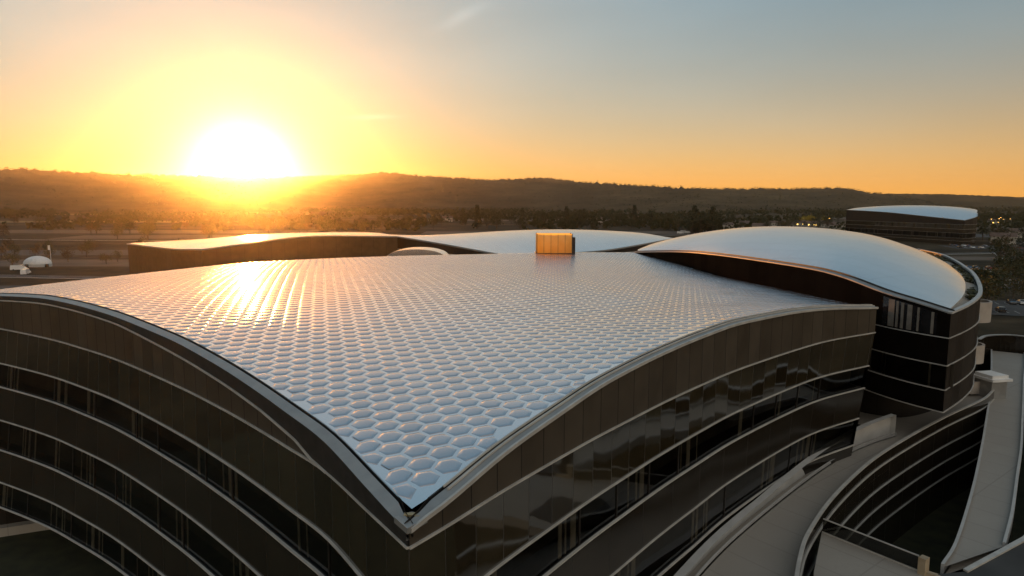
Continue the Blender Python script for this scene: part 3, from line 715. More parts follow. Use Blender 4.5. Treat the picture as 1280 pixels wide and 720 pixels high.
# wedge of wall at the bottom edge, where the walkway ends
ew = empty('boundary_wall', (0, 0, 0), 'dark low wall closing the near end of the narrow walkway', 'wall')
w = MB(); w.prism([(27.2, 40.9), (29.2, 41.2), (36.0, 45.4), (44, 51.5), (46, 49), (38, 42), (30, 36.5)], 0, 9.3); w.build('wall_body', M['asphalt'], ew)
w = MB(); w.prism([(29.1, 41.35), (36.0, 45.55), (44, 51.7), (44.15, 51.4), (36.1, 45.2), (29.2, 41.05)], 9.3, 9.42); w.build('coping', M['ledge'], ew)

# white kiosk below the right wing
kk_ = empty('kiosk', (57.3, 85.2, 0), 'small white flat-roofed kiosk between the domed wing and the narrow walkway', 'kiosk')
w = MB(); w.box((1.6, -3.4, 5.6), (2.2, 2.4, 11.2), .2); w.build('walls', M['rim'], kk_)
w = MB(); w.box((1.6, -3.4, 11.35), (2.9, 3.2, .3), .2); w.box((1.6, -3.4, 11.7), (2.3, 2.5, .4), .2); w.build('roof', M['white'], kk_)

# ============================================================ setting: ground, fields, roads, hills
def sheet(name, poly, z, mat, kind='structure'):
    w = MB(); w.face([(x, y, z) for x, y in poly]); return tag(w.build(name, mat), kind=kind)
w = MB()
for i in range(-5, 5):
    for j in range(-5, 5): w.face([(i*1000, j*1000, 0), (i*1000+1000, j*1000, 0), (i*1000+1000, j*1000+1000, 0), (i*1000, j*1000+1000, 0)])
tag(w.build('ground', M['ground']), kind='structure')
# lawns in the courtyards
sheet('lawn', [(-90, 20), (20, 10), (60, 40), (90, 100), (78, 116), (20, 60), (0, 34), (-45, 70), (-70, 70)], .006, M['grass'])
# fields: dry strips across the valley
def frect(cx, cy, w_, d_, rz):
    ca, sa = math.cos(rz), math.sin(rz)
    return [(cx+x*ca-y*sa, cy+x*sa+y*ca) for x, y in ((-w_/2, -d_/2), (w_/2, -d_/2), (w_/2, d_/2), (-w_/2, d_/2))]
k = 0
for cx, cy, w_, d_, rz, mt in ((-900, 1750, 560, 420, .1, 'field'), (-1350, 1700, 420, 330, -.1, 'field'), (-250, 620, 300, 60, .05, 'soil'), (-420, 720, 420, 70, -.04, 'soil'),
                               (-150, 360, 260, 40, .0, 'soil'), (-330, 430, 240, 45, .03, 'asphalt'), (120, 700, 420, 60, .02, 'soil'), (60, 560, 300, 40, 0, 'soil'),
                               (500, 820, 400, 60, -.03, 'soil'), (-600, 1050, 500, 90, 0, 'field'), (100, 1150, 600, 110, .04, 'soil'), (760, 1250, 600, 120, 0, 'soil'),
                               (-160, 250, 200, 30, .06, 'asphalt'), (330, 380, 170, 26, -.1, 'soil'), (420, 640, 150, 60, -.1, 'asphalt')):
    k += 1
    sheet('field' if mt != 'asphalt' else 'pavement', frect(cx, cy, w_, d_, rz), .01+.004*k, M[mt])
# roads with kerbs and centre line
def road(pts, wd, z):
    P = spline([(x, y, 0) for x, y in pts], 8); N = normals(P, 1)
    w = MB(); strip(w, P, N, -wd/2, z, wd/2, z, sm=False); tag(w.build('road', M['asphalt']), kind='structure')
    w = MB(); s = arclen(P)
    for i in range(0, len(P)-1, 2):
        a, b = P[i], P[i+1]; n = N[i]*.09
        w.face([(a[0]-n[0], a[1]-n[1], z+.005), (b[0]-n[0], b[1]-n[1], z+.005), (b[0]+n[0], b[1]+n[1], z+.005), (a[0]+n[0], a[1]+n[1], z+.005)])
    tag(w.build('road_markings', M['paint']), kind='structure')
    w = MB()
    for sgn in (-1, 1): sweep(w, P, N, sgn*wd/2, sgn*(wd/2+.25), 0, .14)
    tag(w.build('road_kerb', M['concrete_pale']), kind='structure')
road([(110, 60), (130, 130), (190, 230), (250, 320), (310, 430), (420, 560), (600, 720), (900, 850)], 9, .12)
road([(-420, 330), (-250, 300), (-120, 290), (40, 330), (200, 400), (310, 430)], 8, .125)
road([(-700, 640), (-300, 560), (60, 620), (400, 740), (800, 800)], 8, .13)
# car parks
def lot(cx, cy, w_, d_, rz, z):
    sheet('pavement', frect(cx, cy, w_, d_, rz), z, M['asphalt'])
    w = MB(); ca, sa = math.cos(rz), math.sin(rz)
    for rowy in (-d_*.28, d_*.28):
        for x in np.arange(-w_/2+3, w_/2-3, 2.7):
            px, py = cx+x*ca-rowy*sa, cy+x*sa+rowy*ca
            w.box((px, py, z+.004), (.12, 5.0, .004), rz)
    tag(w.build('parking_markings', M['paint']), kind='structure')
lots = ((190, 330, 90, 34, -.35, .14), (215, 262, 70, 34, -.3, .145), (360, 470, 110, 36, -.2, .15), (160, 205, 44, 34, -.35, .155))
for l in lots: lot(*l)

# hills
def elev(v): return math.tan(math.atan((360-v)/853.33)-R(7.35))
def ridge(name, prof, dist, depth, seed, rough):
    us = np.array([p[0] for p in prof]); vs = np.array([p[1] for p in prof])
    r = np.random.RandomState(seed)
    na, nr_ = 520, 26
    az = np.linspace(R(-46), R(46), na)
    ph = r.uniform(0, 6.28, 24)
    G = np.zeros((na, nr_, 3))
    for i, a in enumerate(az):
        u = 640+853.33*math.tan(a)*1.006
        v = np.interp(u, us, vs)
        d_mod = 1+.06*math.sin(a*7+ph[0])+.03*math.sin(a*19+ph[1]); ht = H+dist*d_mod*math.cos(a)*elev(v)
        for j in range(nr_):
            t = j/(nr_-1)
            rr = dist*d_mod-depth*(1-t) if t <= 1 else dist
            e = t**1.35
            nz = sum(math.sin(a*k_*(30+k_*4)+ph[k_]+t*k_*1.7)*1.0/(k_+1) for k_ in range(1, 9))
            z = ht*e*(1+.10*nz*(1-t)*e)
            if j == nr_-1: z += r.normal(0, rough)
            G[i, j] = (math.sin(a)*rr, math.cos(a)*rr, max(z, -.5) if t > 0 else -1)
    # back side
    back = G[:, -1:].copy(); back[..., 0] *= 1.12; back[..., 1] *= 1.12; back[..., 2] = -1
    G = np.concatenate([G, back], 1)
    w = MB(); grid_mesh(w, G, 0, not up_facing(G)); o = w.build(name, M['hill']); tag(o, kind='structure'); return G
G_h = ridge('hills', [(-300, 209), (0, 211), (40, 211.5), (65, 214), (150, 217.5), (250, 220), (330, 222.5), (430, 219), (480, 215.5), (505, 218), (560, 222), (620, 225), (680, 222), (720, 227), (800, 232.5), (850, 235), (900, 236.5), (1000, 236), (1050, 234.5), (1086, 241), (1130, 247), (1180, 256), (1240, 262), (1700, 262)], 3000, 1000, 2, 2.0)
ridge('hills', [(-300, 236), (600, 240), (900, 241), (1100, 242), (1180, 242.5), (1240, 245), (1290, 247), (1700, 246)], 4300, 500, 5, 1.0)

# ============================================================ trees
def tree_proto(h, cr, shape, leafmat, seed, nleaf):
    r = random.Random(seed)
    root = bpy.data.objects.new('tree', None); COL.objects.link(root)
    t = MB(); base = h*.28 if shape != 'conifer' else h*.1
    lean = (r.uniform(-.04, .04)*h, r.uniform(-.04, .04)*h)
    t.tube((0, 0, -.2), (lean[0]*.4, lean[1]*.4, base), .035*h, .026*h, 8, cap=False)
    t.tube((lean[0]*.4, lean[1]*.4, base), (lean[0], lean[1], h*.8), .026*h, .006*h, 7, cap=False)
    clumps = []
    nl = 7
    for k_ in range(nl):
        a = k_*2.4+r.uniform(-.4, .4); z0 = base+(h*.5)*k_/nl; ln = cr*r.uniform(.55, .9)
        if shape == 'conifer': ln *= 1-.8*k_/nl
        e = (lean[0]*.6+math.cos(a)*ln, lean[1]*.6+math.sin(a)*ln, z0+ln*r.uniform(.2, .7))
        t.tube((lean[0]*.5, lean[1]*.5, z0), e, .012*h, .003*h, 5, cap=False); clumps.append(e)
    t.build('trunk', M['bark'], root)
    c = MB()
    if shape == 'conifer':
        for k_ in range(16):
            z = base+(h-base)*k_/16; rad = cr*(1-k_/16.5)
            for q in range(4): a = r.uniform(0, 6.28); clumps.append((math.cos(a)*rad*.6, math.sin(a)*rad*.6, z))
        size = cr*.34
    else:
        for k_ in range(15):
            a = r.uniform(0, 6.28); q = math.sqrt(r.random())*cr*.75; z = base+(h-base)*r.uniform(.15, .92)
            f = math.sin(math.pi*min(1, max(0, (z-base*.6)/(h-base*.6))))**.5
            clumps.append((math.cos(a)*q*f, math.sin(a)*q*f, z))
        size = cr*.42
    for i in range(nleaf):
        cc = r.choice(clumps); sz = r.uniform(.022, .05)*h
        d = Vector((r.gauss(0, 1), r.gauss(0, 1), r.gauss(0, .75))).normalized()*size*r.random()**.4
        p = Vector(cc)+d; n = Vector((r.uniform(-1, 1), r.uniform(-1, 1), r.uniform(-.4, 1))).normalized(); u_ = n.orthogonal().normalized(); v_ = n.cross(u_)
        c.face([p-u_*sz, p+v_*sz*.7, p+u_*sz, p-v_*sz*.7])
    c.build('crown', leafmat, root)
    return root
protos = {'dark': [], 'olive': [], 'rust': [], 'gold': [], 'conifer': []}
for sd in (1, 2, 3):
    protos['dark'].append(tree_proto(11, 4.6, 'round', M['leaf_dark'], sd, 420))
for sd in (4, 5): protos['olive'].append(tree_proto(9, 4.2, 'round', M['leaf_olive'], sd, 420))
for sd in (6, 7): protos['rust'].append(tree_proto(8, 3.6, 'round', M['leaf_rust'], sd, 340))
protos['gold'].append(tree_proto(8, 3.4, 'round', M['leaf_gold'], 8, 400))
for sd in (9, 10): protos['conifer'].append(tree_proto(15, 3.4, 'conifer', M['leaf_dark'], sd, 480))
used = set(); tr = random.Random(11)
def plant(kind, x, y, s, label, group):
    p = tr.choice(protos[kind])
    if p.name in used: o = copy_tree(p)
    else: o = p; used.add(p.name)
    o.location = (x, y, 0); o.rotation_euler = (0, 0, tr.uniform(0, 6.28)); o.scale = (s*tr.uniform(1.05, 1.5), s*tr.uniform(1.05, 1.5), s*tr.uniform(1.0, 1.25))
    tag(o, label, 'tree', group)
def uy(u, y): return (u-640)/853.33*y*1.005
count = 0
def belt(n, u0, u1, y0, y1, kinds, s0, s1, label, group):
    for i in range(n):
        y = tr.uniform(y0, y1); u = tr.uniform(u0, u1)
        plant(tr.choice(kinds), uy(u, y), y, tr.uniform(s0, s1), label, group)
belt(44, 500, 900, 760, 980, ['dark', 'dark', 'olive', 'conifer'], .9, 1.5, 'dark tree in the wooded belt beyond the pale roofs', 'trees in the wooded belt')
belt(30, 860, 900, 640, 720, ['dark', 'conifer'], 1.1, 1.6, 'tall dark tree in the dense clump above the domed roof', 'trees in the clump above the domed roof')
belt(36, 900, 1080, 700, 1000, ['dark', 'olive', 'rust'], .8, 1.2, 'scattered tree among the houses beyond the domed roof', 'trees among the houses')
belt(6, 996, 1014, 880, 930, ['gold'], 1.1, 1.5, 'golden leaved tree catching light beyond the domed roof', 'golden trees')
belt(2, 1025, 1030, 900, 930, ['gold'], 1.1, 1.4, 'golden leaved tree catching light beyond the domed roof', 'golden trees')
belt(30, 0, 80, 1250, 1500, ['dark', 'olive'], 1.0, 1.7, 'dark rounded tree in the row by the yellow field at left', 'trees by the yellow field')
belt(40, 0, 480, 560, 900, ['dark', 'olive', 'rust'], .9, 1.4, 'dark tree in the low sun on the valley floor at left', 'trees on the valley floor')
belt(22, 0, 230, 330, 460, ['olive', 'rust'], .5, .9, 'small rust brown tree near the road at left', 'small trees by the road')
belt(16, 1226, 1300, 200, 300, ['dark', 'olive'], .7, 1.0, 'dark tree beside the car parks at right', 'trees beside the car parks')
belt(26, 1225, 1300, 320, 620, ['dark', 'olive', 'rust'], .7, 1.1, 'dark tree beside the car parks at right', 'trees beside the car parks')
belt(18, 1100, 1280, 850, 1150, ['dark', 'olive'], .9, 1.3, 'tree on the plain behind the distant pale blue roof', 'trees on the plain')
# far woods: one mass
w = MB(); r4 = random.Random(21)
for i in range(8500):
    y = 720+1750*r4.random()**.9; u = r4.uniform(-60, 1340)
    if u < 420 and r4.random() < .35: continue
    if 70 < u < 150 and 1500 < y < 2000: continue
    if math.sin(u*.013+y*.004)+math.sin(u*.031-y*.009) < -.35: continue
    x = uy(u, y); hh = r4.uniform(6, 15); rr = r4.uniform(4, 8)
    for q in range(9):
        d = Vector((r4.gauss(0, 1), r4.gauss(0, 1), 0)).normalized()*rr*r4.random()**.5
        z = hh*(1-(d.length/rr)**2*.6)*r4.uniform(.25, 1); sz = r4.uniform(1.2, 3.0); a = r4.uniform(0, 3.14)
        n = Vector((math.cos(a), math.sin(a), r4.uniform(.1, .9))).normalized(); u_ = n.orthogonal().normalized(); v_ = n.cross(u_)
        p = Vector((x+d.x, y+d.y, z))
        w.face([p-u_*sz, p-v_*sz*.8, p+u_*sz, p+v_*sz*.8])
tag(w.build('woods', M['leaf_dark']), 'distant mass of dark woodland across the valley', 'woods', kind='stuff')
# scrub on the ridge and slopes
w = MB()
for i in range(3600):
    a = r4.randrange(0, 519); j = 25 if r4.random() < .4 else r4.randrange(6, 26)
    p0 = G_h[a, j]; q0 = G_h[a+1, j]; t = r4.random(); c = Vector(p0*(1-t)+q0*t); hh = r4.uniform(2, 6)
    for q in range(4):
        p = c+Vector((r4.uniform(-6, 6), r4.uniform(-3, 3), hh*r4.uniform(.2, .9))); sz = r4.uniform(1.0, 2.2); al = r4.uniform(0, 3.14)
        n = Vector((math.cos(al), math.sin(al), r4.uniform(0, .5))).normalized(); u_ = n.orthogonal().normalized(); v_ = n.cross(u_)
        w.face([p-u_*sz, p-v_*sz*.7, p+u_*sz, p+v_*sz*.7])
tag(w.build('hillside_woods', M['leaf_dark']), 'scrub and woods along the hill ridge', 'woods', kind='stuff')

# ============================================================ houses
def house_proto(wd, dp, ht, lit, seed):
    root = bpy.data.objects.new('house', None); COL.objects.link(root)
    w = MB(); w.box((0, 0, ht/2), (wd, dp, ht)); w.build('wall', M['wallpale'], root)
    w = MB(); e = .5; rh = dp*.28
    A = [(-wd/2-e, -dp/2-e, ht-.1), (wd/2+e, -dp/2-e, ht-.1), (wd/2+e, dp/2+e, ht-.1), (-wd/2-e, dp/2+e, ht-.1), (-wd/2-e, 0, ht+rh), (wd/2+e, 0, ht+rh)]
    for q in ((0, 1, 5, 4), (2, 3, 4, 5), (1, 2, 5), (3, 0, 4), (3, 2, 1, 0)): w.face([A[k] for k in q])
    rf = w.build('roof', M['tile'], root)
    w = MB(); w.box((wd*.25, dp*.12, ht+rh*.9), (.7, .7, 1.6)); w.build('chimney', M['wallpale'], rf)
    w = MB(); w.box((-wd*.1, -dp/2, 1.05), (1.1, .08, 2.1)); w.build('door', M['car_grey'], root)
    for x in (-wd*.32, wd*.12, wd*.33):
        w = MB(); w.box((x, -dp/2, ht*.55), (1.5, .10, 1.3)); w.build('window', M['litpane'] if lit else M['paneglass'], root)
    return root
hp = [house_proto(13, 9, 4.2, False, 1), house_proto(16, 10, 5.6, False, 2), house_proto(15, 9, 4.6, True, 3)]
hused = set(); hr = random.Random(17)
def put_house(k, x, y, rz, label, group):
    p = hp[k]
    if k in hused: o = copy_tree(p)
    else: o = p; hused.add(k)
    o.location = (x, y, 0); o.rotation_euler = (0, 0, rz); tag(o, label, 'house', group)
for u, y in ((905, 760), (925, 820), (948, 735), (962, 870), (980, 800), (1045, 760), (1060, 900), (1030, 840), (890, 900), (1075, 985)):
    put_house(hr.choice((0, 1)), uy(u, y), y, hr.uniform(-.6, .6), 'pale house with a brown tiled roof among trees beyond the domed roof', 'houses beyond the domed roof')
for u, y in ((998, 870), (1010, 850), (1031, 880)):
    put_house(2, uy(u, y), y, hr.uniform(-.3, .3), 'house with warm lit windows by the golden trees', 'lit houses by the golden trees')
for u, y in ((1238, 930), (1251, 960), (1262, 905), (1275, 950)):
    put_house(2, uy(u, y), y, hr.uniform(-.3, .3), 'house with warm lit windows far off at right on the plain', 'lit houses on the plain')
for u, y in ((700, 1050), (745, 1010), (790, 1100), (560, 1050), (1250, 520), (1268, 600)):
    put_house(hr.choice((0, 1)), uy(u, y), y, hr.uniform(-.6, .6), 'pale house half hidden by trees on the valley floor', 'houses on the valley floor')
# street lamps, lit, far right
def lamp_proto():
    root = bpy.data.objects.new('street_lamp', None); COL.objects.link(root)
    w = MB(); w.tube((0, 0, 0), (0, 0, 8.5), .11, .07); w.tube((0, 0, 8.4), (1.6, 0, 8.9), .06, .05); w.build('pole', M['rim'], root)
    w = MB(); w.box((1.9, 0, 8.88), (1.2, .5, .22)); hd_ = w.build('lamp_head', M['rim'], root)
    w = MB(); w.box((1.9, 0, 8.70), (1.0, .42, .12)); w.build('diffuser', M['lampglow'], hd_)
    return root
lp = lamp_proto(); first = True
for u, y in ((1232, 880), (1241, 905), (1250, 870), (1258, 890), (1266, 930), (1274, 880), (1247, 950), (1282, 910), (1000, 905), (1008, 935), (1034, 900)):
    o = lp if first else copy_tree(lp); first = False
    o.location = (uy(u, y), y, 0); o.rotation_euler = (0, 0, hr.uniform(0, 6.28))
    if u > 1200: tag(o, 'lit street lamp in the glowing cluster far off at right', 'street lamp', 'lit street lamps at right')
    else: tag(o, 'lit street lamp near the golden trees', 'street lamp', 'lit street lamps by the golden trees')

# ============================================================ vehicles
def car_proto(colour, van=False):
    root = bpy.data.objects.new('parked_van' if van else 'parked_car', None); COL.objects.link(root)
    L, W, Hh = (5.6, 2.0, 2.3) if van else (4.5, 1.8, 1.45)
    prof = [(-L/2, .35), (-L/2, .95), (-L/2+.15, 2.2), (L/2-1.6, 2.25), (L/2-.9, 1.35), (L/2-.05, 1.0), (L/2, .4)] if van else \
           [(-L/2, .4), (-L/2+.02, .9), (-L/2+.7, .98), (-L/2+1.25, 1.42), (.35, 1.45), (1.1, .98), (L/2-.15, .82), (L/2, .45)]
    w = MB()
    for sy in (-1, 1):
        w.face([(x, sy*W/2*(.86 if z > 1.2 else 1), z) for x, z in prof][::sy])
    for i in range(len(prof)):
        a, b = prof[i], prof[(i+1) % len(prof)]
        wa, wb = W/2*(.86 if a[1] > 1.2 else 1), W/2*(.86 if b[1] > 1.2 else 1)
        w.face([(a[0], -wa, a[1]), (a[0], wa, a[1]), (b[0], wb, b[1]), (b[0], -wb, b[1])])
    w.build('body', M[colour], root)
    w = MB()
    if van: w.face([(L/2-1.55, -.8, 2.15), (L/2-1.55, .8, 2.15), (L/2-.88, .85, 1.42), (L/2-.88, -.85, 1.42)]); off = .012
    else:
        w.face([(.42, -.72, 1.42), (.42, .72, 1.42), (1.08, .82, 1.03), (1.08, -.82, 1.03)]); w.face([(-1.05, -.72, 1.40), (-1.05, .72, 1.40), (-1.5, .8, 1.04), (-1.5, -.8, 1.04)])
        for sy in (-1, 1): w.face([(-.95, sy*.80, 1.38), (.3, sy*.80, 1.40), (.85, sy*.91, 1.02), (-1.35, sy*.91, 1.02)])
    for i, v in enumerate(w.v): w.v[i] = (v[0]+(.02 if v[0] > 0 else -.02)*(0 if abs(v[1]) > .9 else 1), v[1], v[2]+.015)
    w.build('windows', M['paneglass'], root)
    for x in (-L*.3, L*.3):
        for sy in (-1, 1):
            w = MB(); w.tube((x, sy*(W/2-.2), .33), (x, sy*(W/2+.02), .33), .33, .33, 12); w.build('wheel', M['tyre'], root)
    return root
cars = [car_proto(c) for c in ('car_white', 'car_grey', 'car_black', 'car_red', 'car_blue')]; van = car_proto('car_white', True)
words_ = {0: 'white', 1: 'grey', 2: 'black', 3: 'dark red', 4: 'dark blue'}
cu = set(); cr_ = random.Random(4)
for li, (cx, cy, w_, d_, rz, z) in enumerate(lots):
    for rowy in (-d_*.28, d_*.28):
        for x in np.arange(-w_/2+4.3, w_/2-4, 2.7):
            if cr_.random() > .42: continue
            ci = cr_.choices((0, 1, 2, 3, 4), (4, 4, 3, 1, 1))[0]
            o = copy_tree(cars[ci]) if ci in cu else cars[ci]; cu.add(ci)
            ca, sa = math.cos(rz), math.sin(rz)
            o.location = (cx+x*ca-rowy*sa, cy+x*sa+rowy*ca, z+.008); o.rotation_euler = (0, 0, rz+math.pi/2+(math.pi if cr_.random() < .5 else 0))
            tag(o, words_[ci]+' car parked in a row in the car parks at right', 'car', 'cars in the car parks')
fv = True
for u, y in ((849, 668), (853, 690), (858, 676), (871, 700), (876, 684), (880, 706)):
    o = van if fv else copy_tree(van); fv = False
    o.location = (uy(u, y), y, .13); o.rotation_euler = (0, 0, cr_.uniform(-.5, .5)); o.scale = (1.15, 1.15, 1.15)
    tag(o, 'white van in the small group just beyond the left end of the domed roof', 'van', 'white vans beyond the roofs')
o = copy_tree(van); o.location = (-233, 321, .0); o.rotation_euler = (0, 0, .4); tag(o, 'white van left of the white domed tent', 'van', 'vans by the white tent')
o = copy_tree(van); o.location = (-217, 303, .0); o.rotation_euler = (0, 0, 1.9); tag(o, 'white van nearest in front of the white domed tent', 'van', 'vans by the white tent')
# white domed tent at left and a lamp mast
tn = empty('tent', (-237, 340, 0), 'white domed tent standing in the dark field at far left', 'tent')
w = MB(); n, mr_ = 20, 7
for j in range(mr_):
    for i in range(n):
        def p(i, j):
            t = 2*math.pi*i/n; e = math.pi/2*j/mr_; sc = 1+.05*math.cos(t*5)
            return (6.6*math.cos(e)*math.cos(t)*sc, 4.4*math.cos(e)*math.sin(t)*sc, 1.4+3.9*math.sin(e))
        w.face([p(i, j), p(i+1, j), p(i+1, j+1), p(i, j+1)], sm=True)
w.build('canopy', M['white'], tn)
w = MB()
for i in range(n):
    t0, t1 = 2*math.pi*i/n, 2*math.pi*(i+1)/n
    if i % 5 == 3: continue
    q = lambda t, z: (6.6*math.cos(t)*(1+.05*math.cos(t*5)), 4.4*math.sin(t)*(1+.05*math.cos(t*5)), z)
    w.face([q(t0, 0), q(t1, 0), q(t1, 1.4), q(t0, 1.4)], sm=True)
w.build('side_panels', M['concrete_pale'], tn)
ms = empty('flag_mast', (-233, 341, 0), 'thin pale mast with a small white flag beside the white domed tent', 'mast')
w = MB(); w.tube((0, 3, 0), (0, 3, 10.5), .14, .08); w.build('pole', M['white'], ms)
w = MB()
for i in range(4): w.face([(-.1-i*.25, 3+.06*math.sin(i*1.6), 8.0), (-.35-i*.25, 3+.06*math.sin(i*1.6+1.6), 8.0), (-.35-i*.25, 3+.06*math.sin(i*1.6+1.6), 10.3), (-.1-i*.25, 3+.06*math.sin(i*1.6), 10.3)], sm=True)
w.build('flag', M['white'], ms)

# unused prototypes out
for grp in list(protos.values()):
    for p in grp:
        if p.name not in used:
            for ch in list(p.children): bpy.data.objects.remove(ch)
            bpy.data.objects.remove(p)

# ============================================================ haze
m_, nt_, bs_n, out_n = new_mat('valley_haze'); nt_.nodes.remove(bs_n)
pv = nd(nt_, 'ShaderNodeVolumePrincipled'); pv.inputs['Color'].default_value = (.90, .88, .85, 1); pv.inputs['Density'].default_value = 0.60e-4; pv.inputs['Anisotropy'].default_value = .93
nt_.links.new(pv.outputs[0], out_n.inputs['Volume'])
w = MB(); w.box((0, 0, 98), (10400, 10400, 198)); tag(w.build('haze', m_), 'thin golden haze filling the valley', 'haze', kind='stuff')

# ============================================================ world, sun, camera
W = bpy.data.worlds.new('World'); S.world = W; W.use_nodes = True
nt = W.node_tree; bg = nt.nodes['Background']
sky = nd(nt, 'ShaderNodeTexSky', sky_type='NISHITA'); sky.sun_disc = False
sky.sun_elevation = SUN_EL; sky.sun_rotation = SUN_AZ; sky.altitude = 50; sky.air_density = 1.3; sky.dust_density = .4; sky.ozone_density = 2.8
nt.links.new(sky.outputs[0], bg.inputs[0]); bg.inputs[1].default_value = .05
# thin high cloud lit from behind by the low sun, and two short cloud streaks
tc = nd(nt, 'ShaderNodeTexCoord')
dt = nd(nt, 'ShaderNodeVectorMath', operation='DOT_PRODUCT'); nt.links.new(tc.outputs['Generated'], dt.inputs[0]); dt.inputs[1].default_value = SUN_DIR
ang = math_n(nt, 'ARCCOSINE', math_n(nt, 'MINIMUM', dt.outputs['Value'], .99999))
def lobe(width, pw=2.0):
    return math_n(nt, 'EXPONENT', math_n(nt, 'MULTIPLY', math_n(nt, 'POWER', math_n(nt, 'DIVIDE', ang, width), pw), -1.0))
mpw = nd(nt, 'ShaderNodeMapping'); mpw.inputs['Scale'].default_value = (1.2, 1.2, 4.0); mpw.inputs['Rotation'].default_value = (0, R(12), 0); nt.links.new(tc.outputs['Generated'], mpw.inputs[0])
cn_ = nd(nt, 'ShaderNodeTexNoise'); cn_.inputs['Scale'].default_value = 2.2; cn_.inputs['Detail'].default_value = 4; nt.links.new(mpw.outputs[0], cn_.inputs['Vector'])
veil = math_n(nt, 'MULTIPLY', math_n(nt, 'ADD', math_n(nt, 'MULTIPLY', lobe(.85, 1.5), .14), .085), math_n(nt, 'MULTIPLY_ADD', cn_.outputs['Fac'], .5, .75))
sp = nd(nt, 'ShaderNodeSeparateXYZ'); nt.links.new(tc.outputs['Generated'], sp.inputs[0])
veil = math_n(nt, 'MULTIPLY', veil, math_n(nt, 'SUBTRACT', 1.0, math_n(nt, 'EXPONENT', math_n(nt, 'MULTIPLY', math_n(nt, 'MAXIMUM', sp.outputs[2], 0.0), -9.0))))
yy = math_n(nt, 'MAXIMUM', sp.outputs[1], .05); gx = math_n(nt, 'DIVIDE', sp.outputs[0], yy); gz = math_n(nt, 'DIVIDE', sp.outputs[2], yy)
def streak(cx, cz, rot, across, along, amp):
    dx = math_n(nt, 'SUBTRACT', gx, cx); dz = math_n(nt, 'SUBTRACT', gz, cz); c_, s_ = math.cos(rot), math.sin(rot)
    al = math_n(nt, 'ADD', math_n(nt, 'MULTIPLY', dx, c_), math_n(nt, 'MULTIPLY', dz, s_)); ac = math_n(nt, 'SUBTRACT', math_n(nt, 'MULTIPLY', dz, c_), math_n(nt, 'MULTIPLY', dx, s_))
    n_ = nd(nt, 'ShaderNodeTexNoise'); n_.inputs['Scale'].default_value = 22; nt.links.new(tc.outputs['Generated'], n_.inputs['Vector'])
    ac = math_n(nt, 'ADD', ac, math_n(nt, 'MULTIPLY', math_n(nt, 'SUBTRACT', n_.outputs['Fac'], .5), across*1.6))
    q_ = math_n(nt, 'ADD', math_n(nt, 'POWER', math_n(nt, 'ABSOLUTE', math_n(nt, 'DIVIDE', al, along)), 2.0), math_n(nt, 'POWER', math_n(nt, 'ABSOLUTE', math_n(nt, 'DIVIDE', ac, across)), 2.0))
    return math_n(nt, 'MULTIPLY', math_n(nt, 'EXPONENT', math_n(nt, 'MULTIPLY', q_, -1.0)), amp)
veil = math_n(nt, 'ADD', veil, math_n(nt, 'ADD', streak(-.069, .256, R(22), .008, .034, .05), streak(-.2, .117, R(2), .0035, .032, .06)))
vc = nd(nt, 'ShaderNodeMix', data_type='RGBA'); nt.links.new(lobe(.45, 1.5), vc.inputs[0]); vc.inputs[6].default_value = (.22, .58, .92, 1); vc.inputs[7].default_value = (1.0, .84, .62, 1)
bg2 = nd(nt, 'ShaderNodeBackground'); nt.links.new(vc.outputs[2], bg2.inputs[0]); nt.links.new(veil, bg2.inputs[1])
bandf = math_n(nt, 'MULTIPLY', math_n(nt, 'EXPONENT', math_n(nt, 'MULTIPLY', math_n(nt, 'MAXIMUM', sp.outputs[2], 0.0), -10.5)), math_n(nt, 'MULTIPLY', math_n(nt, 'MULTIPLY', lobe(2.0), math_n(nt, 'MULTIPLY_ADD', lobe(.5), -.75, 1.0)), .46))
bg3 = nd(nt, 'ShaderNodeBackground'); bg3.inputs[0].default_value = (1.0, .50, .11, 1); nt.links.new(bandf, bg3.inputs[1])
ad0 = nd(nt, 'ShaderNodeAddShader'); nt.links.new(bg2.outputs[0], ad0.inputs[0]); nt.links.new(bg3.outputs[0], ad0.inputs[1]); bg2 = ad0
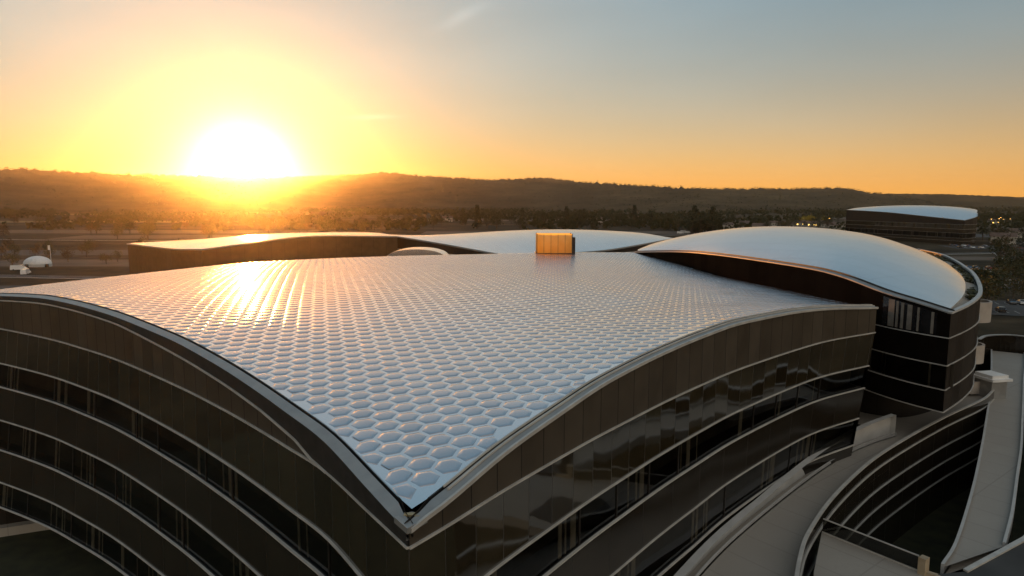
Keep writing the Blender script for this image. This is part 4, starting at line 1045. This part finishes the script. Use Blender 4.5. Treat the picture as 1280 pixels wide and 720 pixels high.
# warm glow added to the unseen sky opposite the sun, to lift the front walls
an2 = math_n(nt, 'ARCCOSINE', math_n(nt, 'MULTIPLY', math_n(nt, 'MINIMUM', dt.outputs['Value'], .99999), -.99999))
east = math_n(nt, 'MULTIPLY', math_n(nt, 'EXPONENT', math_n(nt, 'MULTIPLY', math_n(nt, 'POWER', math_n(nt, 'DIVIDE', an2, 1.35), 3.0), -1.0)), .23)
bg4 = nd(nt, 'ShaderNodeBackground'); bg4.inputs[0].default_value = (1.0, .80, .60, 1); nt.links.new(east, bg4.inputs[1])
bg5 = nd(nt, 'ShaderNodeBackground'); bg5.inputs[0].default_value = (1.0, .86, .70, 1); nt.links.new(math_n(nt, 'ADD', math_n(nt, 'MULTIPLY', lobe(.045), 1.2), math_n(nt, 'MULTIPLY', lobe(.22), .07)), bg5.inputs[1])
ad2 = nd(nt, 'ShaderNodeAddShader'); nt.links.new(bg4.outputs[0], ad2.inputs[0]); nt.links.new(bg5.outputs[0], ad2.inputs[1]); bg4 = ad2
ad1 = nd(nt, 'ShaderNodeAddShader'); nt.links.new(bg2.outputs[0], ad1.inputs[0]); nt.links.new(bg4.outputs[0], ad1.inputs[1]); bg2 = ad1
ad = nd(nt, 'ShaderNodeAddShader'); nt.links.new(bg.outputs[0], ad.inputs[0]); nt.links.new(bg2.outputs[0], ad.inputs[1]); nt.links.new(ad.outputs[0], nt.nodes['World Output'].inputs[0])
sl_ = bpy.data.lights.new('sun', 'SUN'); sl_.energy = 2.4; sl_.angle = R(.5); sl_.color = (1, .36, .07)
so = bpy.data.objects.new('sun', sl_); COL.objects.link(so); so.rotation_euler = SUN_DIR.to_track_quat('Z', 'Y').to_euler()
cam = bpy.data.cameras.new('camera'); cam.lens = 24; cam.sensor_width = 36; cam.clip_end = 20000; cam.clip_start = .1
co = bpy.data.objects.new('camera', cam); COL.objects.link(co); co.location = (0, 0, H); co.rotation_euler = (R(90-7.35), 0, 0)
S.camera = co
S.view_settings.view_transform = 'Standard'; S.view_settings.look = 'None'; S.view_settings.gamma = 1; S.view_settings.exposure = 1.32
S.view_settings.use_curve_mapping = False
S.view_settings.use_white_balance = True; S.view_settings.white_balance_temperature = 7700; S.view_settings.white_balance_tint = 11
S.render.engine = 'CYCLES'
S.cycles.use_denoising = True
S.cycles.max_bounces = 6; S.cycles.volume_bounces = 0; S.cycles.transparent_max_bounces = 12; S.cycles.sample_clamp_indirect = 8
